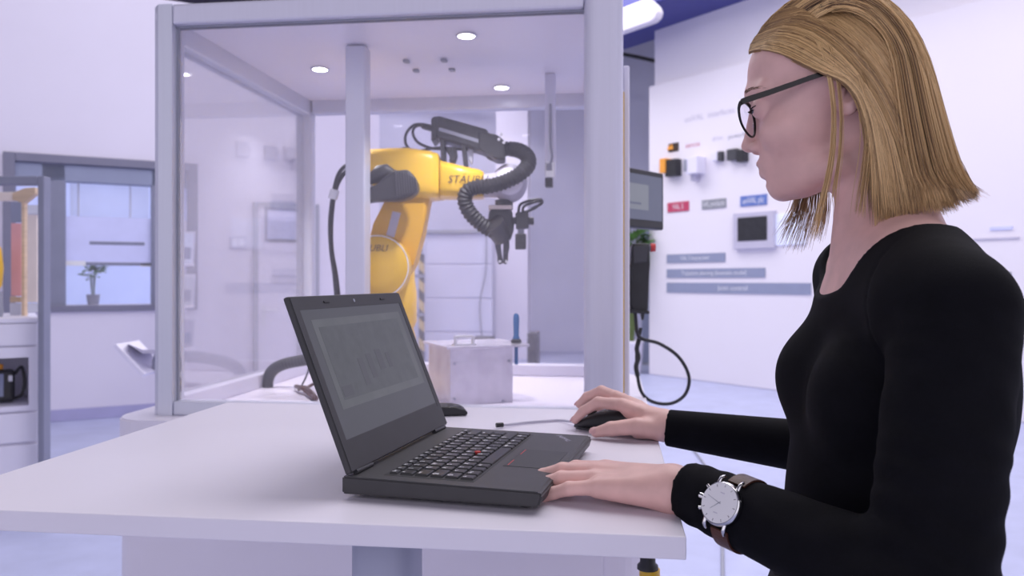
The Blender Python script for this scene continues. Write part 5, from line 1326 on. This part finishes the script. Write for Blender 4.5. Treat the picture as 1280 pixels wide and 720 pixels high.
def crown(n_clump, per):
    c0 = H0(1054, 100)
    for c in range(n_clump):
        t0 = rnd.uniform(0, .42); wc_ = rnd.uniform(-78, 78); lay = rnd.uniform(0, .6); tint = rnd.gauss(.78, .20); dr = rnd.gauss(0, 4)
        for k in range(per):
            w = max(-84, min(84, wc_ + rnd.gauss(0, 2.5))); kk = math.sqrt(1 - (w / 96) ** 2); le = rnd.uniform(.95, 1.01); P = []
            for i in range(12):
                f = (t0 + (le - t0) * i / 11) * 11; a = min(int(f), 10); q = MID[a] * (1 - (f - a)) + MID[a + 1] * (f - a)
                p = H0(q[0], q[1]); d_ = p - c0; d_[0] -= 5 * lay; 
                sh_ = kk * (1 - .04 * lay)
                p = c0 + np.array([d_[0] * sh_, d_[1] * sh_ if d_[1] > 0 else d_[1], 0]); p[2] = w * min(1.0, .28 + f / 11 * 2.4) + dr * i / 11
                P.append(p)
            strand(P, .43 * rnd.uniform(.8, 1.25), tint + rnd.gauss(0, .12), .42 * rnd.uniform(.6, 1.2))
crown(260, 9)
def free(pts, n, w0, dw, jit, tint, r=.42, lay=0.0, endj=3.0):
    for k in range(n):
        ox, ow = rnd.gauss(0, jit), rnd.uniform(-dw, dw); rj = rnd.gauss(0, 2.5); ej = rnd.gauss(0, endj); le = rnd.uniform(-10, 6)
        P = []
        m = len(pts)
        for i, (x, y) in enumerate(pts):
            f = i / (m - 1); w = (-(henv(x, y) + (-8, .5)[i]) if w0 < 0 else henv(x, y) + (-9, -2)[i]) if i < 2 else w0 + ow * (.4 + .6 * f)
            P.append(hp(x + ox + rj * (1 - f) ** 4 + ej * f * f, y + (le * f if i == m - 1 else 0), w))
        strand(P, r * rnd.uniform(.8, 1.2), rnd.gauss(tint, .13), .06)
# loose lock in front of the ear
free([(1004, 26), (1024, 54), (1036, 92), (1042, 136), (1041, 184), (1034, 228), (1026, 262), (1019, 296)], 40, -86, 4, 1.8, .88)
free([(1014, 18), (1038, 60), (1048, 104), (1052, 150), (1050, 196), (1045, 232), (1043, 256)], 14, -87, 3, 1.4, .84)
free([(1052, 70), (1074, 98), (1084, 136), (1087, 170), (1084, 206), (1079, 240), (1076, 268)], 40, -84, 5, 3.5, .7)
# far side lock hanging forward below the chin
for x0, ty in ((985, 300), (997, 312), (1010, 310), (1022, 296), (990, 288), (1030, 300)):
    free([(976, 46), (990, 98), (1003 + (x0 - 1000) * .3, 160), (1012 + (x0 - 1000) * .5, 215), (1006 + (x0 - 1000) * .8, 262), (x0 - 8, ty)], 34, 76, 9, 4.0, .50, endj=5)
hm = MB(); Thm = Th
hm.v = [tuple(Th @ v) for v in HV]; hm.f = HF; hm.smooth = [True] * len(HF)
hair = hm.build('hair', 'hair', woman, label='chin length blonde hair with darker roots')
at = hair.data.attributes.new('tint', 'FLOAT', 'POINT'); at.data.foreach_set('value', np.array(HTINT, np.float32))
def cap_sdf(q):
    d = ell(q, H0(1042, 89), (98, 82, 75))
    a = hp(930, 62)[:2]; b = hp(1058, 122)[:2]; n_ = np.array([-(b - a)[1], (b - a)[0]]); n_ /= np.linalg.norm(n_)
    if n_[1] < 0: n_ = -n_
    d = smax(d, -((q[:, :2] - a) @ n_), 3)
    m = ell(q, H0(1122, 165), (46, 82, 62)); m = smax(m, ell(q, H0(1122, 165), (46, 82, 62)) * -1 - 14, 3)
    m = np.maximum(m, (H0(0 + 1100, 250)[1] - q[:, 1]))
    m = np.maximum(m, q[:, 0] * 0 + (H0(1078, 0)[0] - q[:, 0]))
    return smin(d, m, 6)
HCm = surface(cap_sdf, (-115, -135, -95), (140, 130, 95), 3.0)
np_mesh('hair_underlayer', [HCm], 'hairbase', hair, Th)

# ---- spectacles
def gl_pt(x, y, w): p = hp(x, y, w); return p
rimN = [(926, 128, -64), (923.5, 137, -65), (926, 152, -61), (932, 164, -51), (939, 171, -38), (943, 168, -25), (943.5, 154, -16), (940, 138, -14), (934, 129.5, -24), (929, 127, -45)]
rimN = [gl_pt(*p) for p in rimN]
gt = h2w(np.mean(rimN, 0) * (1, 1, 0))
gs = thing('eyeglasses', 'black framed eyeglasses worn by the woman', 'glasses', gt)
for s in (1, -1):
    R_ = [np.array([p[0], p[1], p[2] * s]) for p in rimN]
    MB().tube(R_, [2.4, 1.7, 1.4, 1.35, 1.35, 1.5, 1.5, 1.8, 2.3, 2.5], n=8, sub=6, T=Th, closed=True).build('rim', 'acetate', gs)
    Q, _ = spline([Vector(p) for p in R_], [1] * len(R_), 4, True)
    ce = sum(Q, Vector()) / len(Q); nn = Vector((-1, 0, 0))
    MB().add([ce] + Q, [(0, i + 1, (i + 1) % len(Q) + 1) for i in range(len(Q))], True, Th).build('lens', 'lens', gs)
    te = [hp(926, 128, -65), hp(934, 124.5, -69), hp(960, 116, -73), hp(990, 105.5, -75), hp(1020, 95, -77), hp(1042, 90, -78), hp(1062, 98, -77), hp(1070, 118, -75)]
    te = [np.array([p[0], p[1], p[2] * s]) for p in te]
    Q, _ = spline([Vector(p) for p in te], [1] * len(te), 4); tm_ = MB()
    vs = []; fs = []
    for i, p in enumerate(Q):
        f = i / (len(Q) - 1); hh = 3.7 - 1.7 * f; vs += [p + Vector((0, hh, -.9)), p + Vector((0, hh, .9)), p + Vector((0, -hh, .9)), p + Vector((0, -hh, -.9))]
    for i in range(len(Q) - 1):
        for k in range(4): fs.append((i * 4 + k, i * 4 + (k + 1) % 4, i * 4 + 4 + (k + 1) % 4, i * 4 + 4 + k))
    fs += [(0, 1, 2, 3), tuple(len(vs) - 1 - k for k in range(4))]
    tm_.add(vs, fs, False, Th).build('temple', 'acetate', gs)
    MB().ball(np.array([*hp(944, 160, 0)[:2], 11.5 * s]), (2.2, 4.5, 1.5), Th, 12, 8).build('nose_pad', 'lens', gs)
br_ = [np.array([*rimN[7][:2], w]) for w in (-14, -7, 0, 7, 14)]; br_[1][1] += 2.5; br_[2][1] += 3.4; br_[3][1] += 2.5
for b in br_[1:4]: b[0] -= 1
MB().tube(br_, 1.5, n=8, T=Th).build('bridge', 'acetate', gs)

# ---- wristwatch over the left cuff
wc = cc(905.5, 628.5, .850)
fa = (EN - WN) / np.linalg.norm(EN - WN)
def arm_at(x):   # point on the near forearm axis seen around pixel column x
    best = min((WN + (EN - WN) * t for t in np.linspace(0, .6, 200)), key=lambda p: abs(640 + F * p[0] / p[1] - x)); return best
ac = arm_at(928)
nw = wc - ac; nw = nw - fa * (nw @ fa); nw /= np.linalg.norm(nw)
nw = np.array([-.05, -.97, .20]); nw = nw - fa * (nw @ fa); nw /= np.linalg.norm(nw)
tw = np.cross(nw, fa); rA = .0415 - .0155 * (1 - np.linalg.norm(ac - WN) / NFULL) + .0042 + .0012
wcen = ac + nw * rA
Tw_ = CAMT @ Matrix(((fa[0], tw[0], nw[0], wcen[0]), (fa[1], tw[1], nw[1], wcen[1]), (fa[2], tw[2], nw[2], wcen[2]), (0, 0, 0, 1)))
wt = thing('wristwatch', 'steel wristwatch with a white dial and brown leather strap on her left cuff', 'watch', Tw_ @ Vector((0, 0, 0)))
Rw = .0222
MB().lathe(Tw_ @ Vector((0, 0, -.001)), Tw_.to_3x3() @ Vector((0, 0, 1)), [(0, Rw * .9), (.001, Rw * .98), (.006, Rw), (.0085, Rw * .97), (.0095, Rw * .92)], 40).build('case', 'chrome', wt)
MB().cyl(Tw_ @ Vector((0, 0, .0090)), Tw_ @ Vector((0, 0, .0093)), Rw * .9, n=40).build('dial', 'dial', wt)
upd = Vector((.25, 1, 0)).normalized()
# direction of twelve o'clock: towards the upper strap
up12 = Vector((0, 1, 0)) if (Tw_.to_3x3() @ Vector((0, 1, 0))).z > 0 else Vector((0, -1, 0))
rt12 = up12.cross(Vector((0, 0, 1)))
def dialp(r, ang, z): return up12 * (r * math.cos(ang)) + rt12 * (r * math.sin(ang)) + Vector((0, 0, z))
for k in range(12):
    a = k * math.pi / 6; p, q_ = dialp(Rw * .84, a, .0094), dialp(Rw * .73, a, .0094); s_ = (q_ - p).normalized().cross(Vector((0, 0, 1))) * .00028
    MB().add([p + s_, q_ + s_, q_ - s_, p - s_], [(0, 1, 2, 3)], False, Tw_).build('hour_marker', 'chrome', wt)
for nm, r1, ang, wd_ in (('hour_hand', .5, math.radians(222), .0005), ('minute_hand', .72, math.radians(283), .0004)):
    p, q_ = dialp(-.002, ang, .0096), dialp(Rw * r1, ang, .0096); s_ = (q_ - p).normalized().cross(Vector((0, 0, 1))) * wd_
    MB().add([p + s_, q_ + s_ * .4, q_ - s_ * .4, p - s_], [(0, 1, 2, 3)], False, Tw_).build(nm, 'grey', wt)
for sgn in (1, -1):
    p = dialp(Rw * .46 * sgn, 0, .0094)
    MB().box((p.x - .0025, p.y - .0004, p.z), (p.x + .0025, p.y + .0004, p.z + .0002), Tw_).build('dial_mark', 'inkgrey', wt)
crown_dir = -rt12 if (Tw_.to_3x3() @ rt12).dot(CAMT.to_3x3() @ Vector((1, 0, 0))) > 0 else rt12
for ang, r_, l_ in ((0, .0030, .0045), (28, .0019, .0035), (-28, .0019, .0035)):
    d3 = Matrix.Rotation(math.radians(ang), 3, 'Z') @ crown_dir
    MB().cyl(Tw_ @ (d3 * Rw * .96 + Vector((0, 0, .004))), Tw_ @ (d3 * (Rw + l_) + Vector((0, 0, .004))), r_, n=14).build('crown' if ang == 0 else 'pusher', 'chrome', wt)
for sy in (1, -1):
    for sx_ in (1, -1):
        MB().tube([Tw_ @ Vector((sx_ * .0115, sy * Rw * .80, .004)), Tw_ @ Vector((sx_ * .0115, sy * (Rw + .002), .003)), Tw_ @ Vector((sx_ * .0110, sy * (Rw + .0052), -.0015))], [.0022, .0019, .0014], n=8, sub=4).build('lug', 'chrome', wt)
# strap wraps the forearm
vs = []; fs = []; ns = 48; hw = .0098
a0 = math.asin(min(.9, (Rw + .002) / rA)) * .95
for i in range(ns + 1):
    g = a0 + (2 * math.pi - 2 * a0) * i / ns
    for (ox, rr) in ((-hw, .0006), (hw, .0006), (hw, .0026), (-hw, .0026)):
        vs.append(tuple(Vector((ox, (rA + rr) * math.sin(g), (rA + rr) * math.cos(g) - rA))))
for i in range(ns):
    for k in range(4): fs.append((i * 4 + k, i * 4 + (k + 1) % 4, i * 4 + 4 + (k + 1) % 4, i * 4 + 4 + k))
fs += [(0, 1, 2, 3), tuple(ns * 4 + 3 - k for k in range(4))]
MB().add(vs, fs, False, Tw_).build('strap', 'brown', wt)
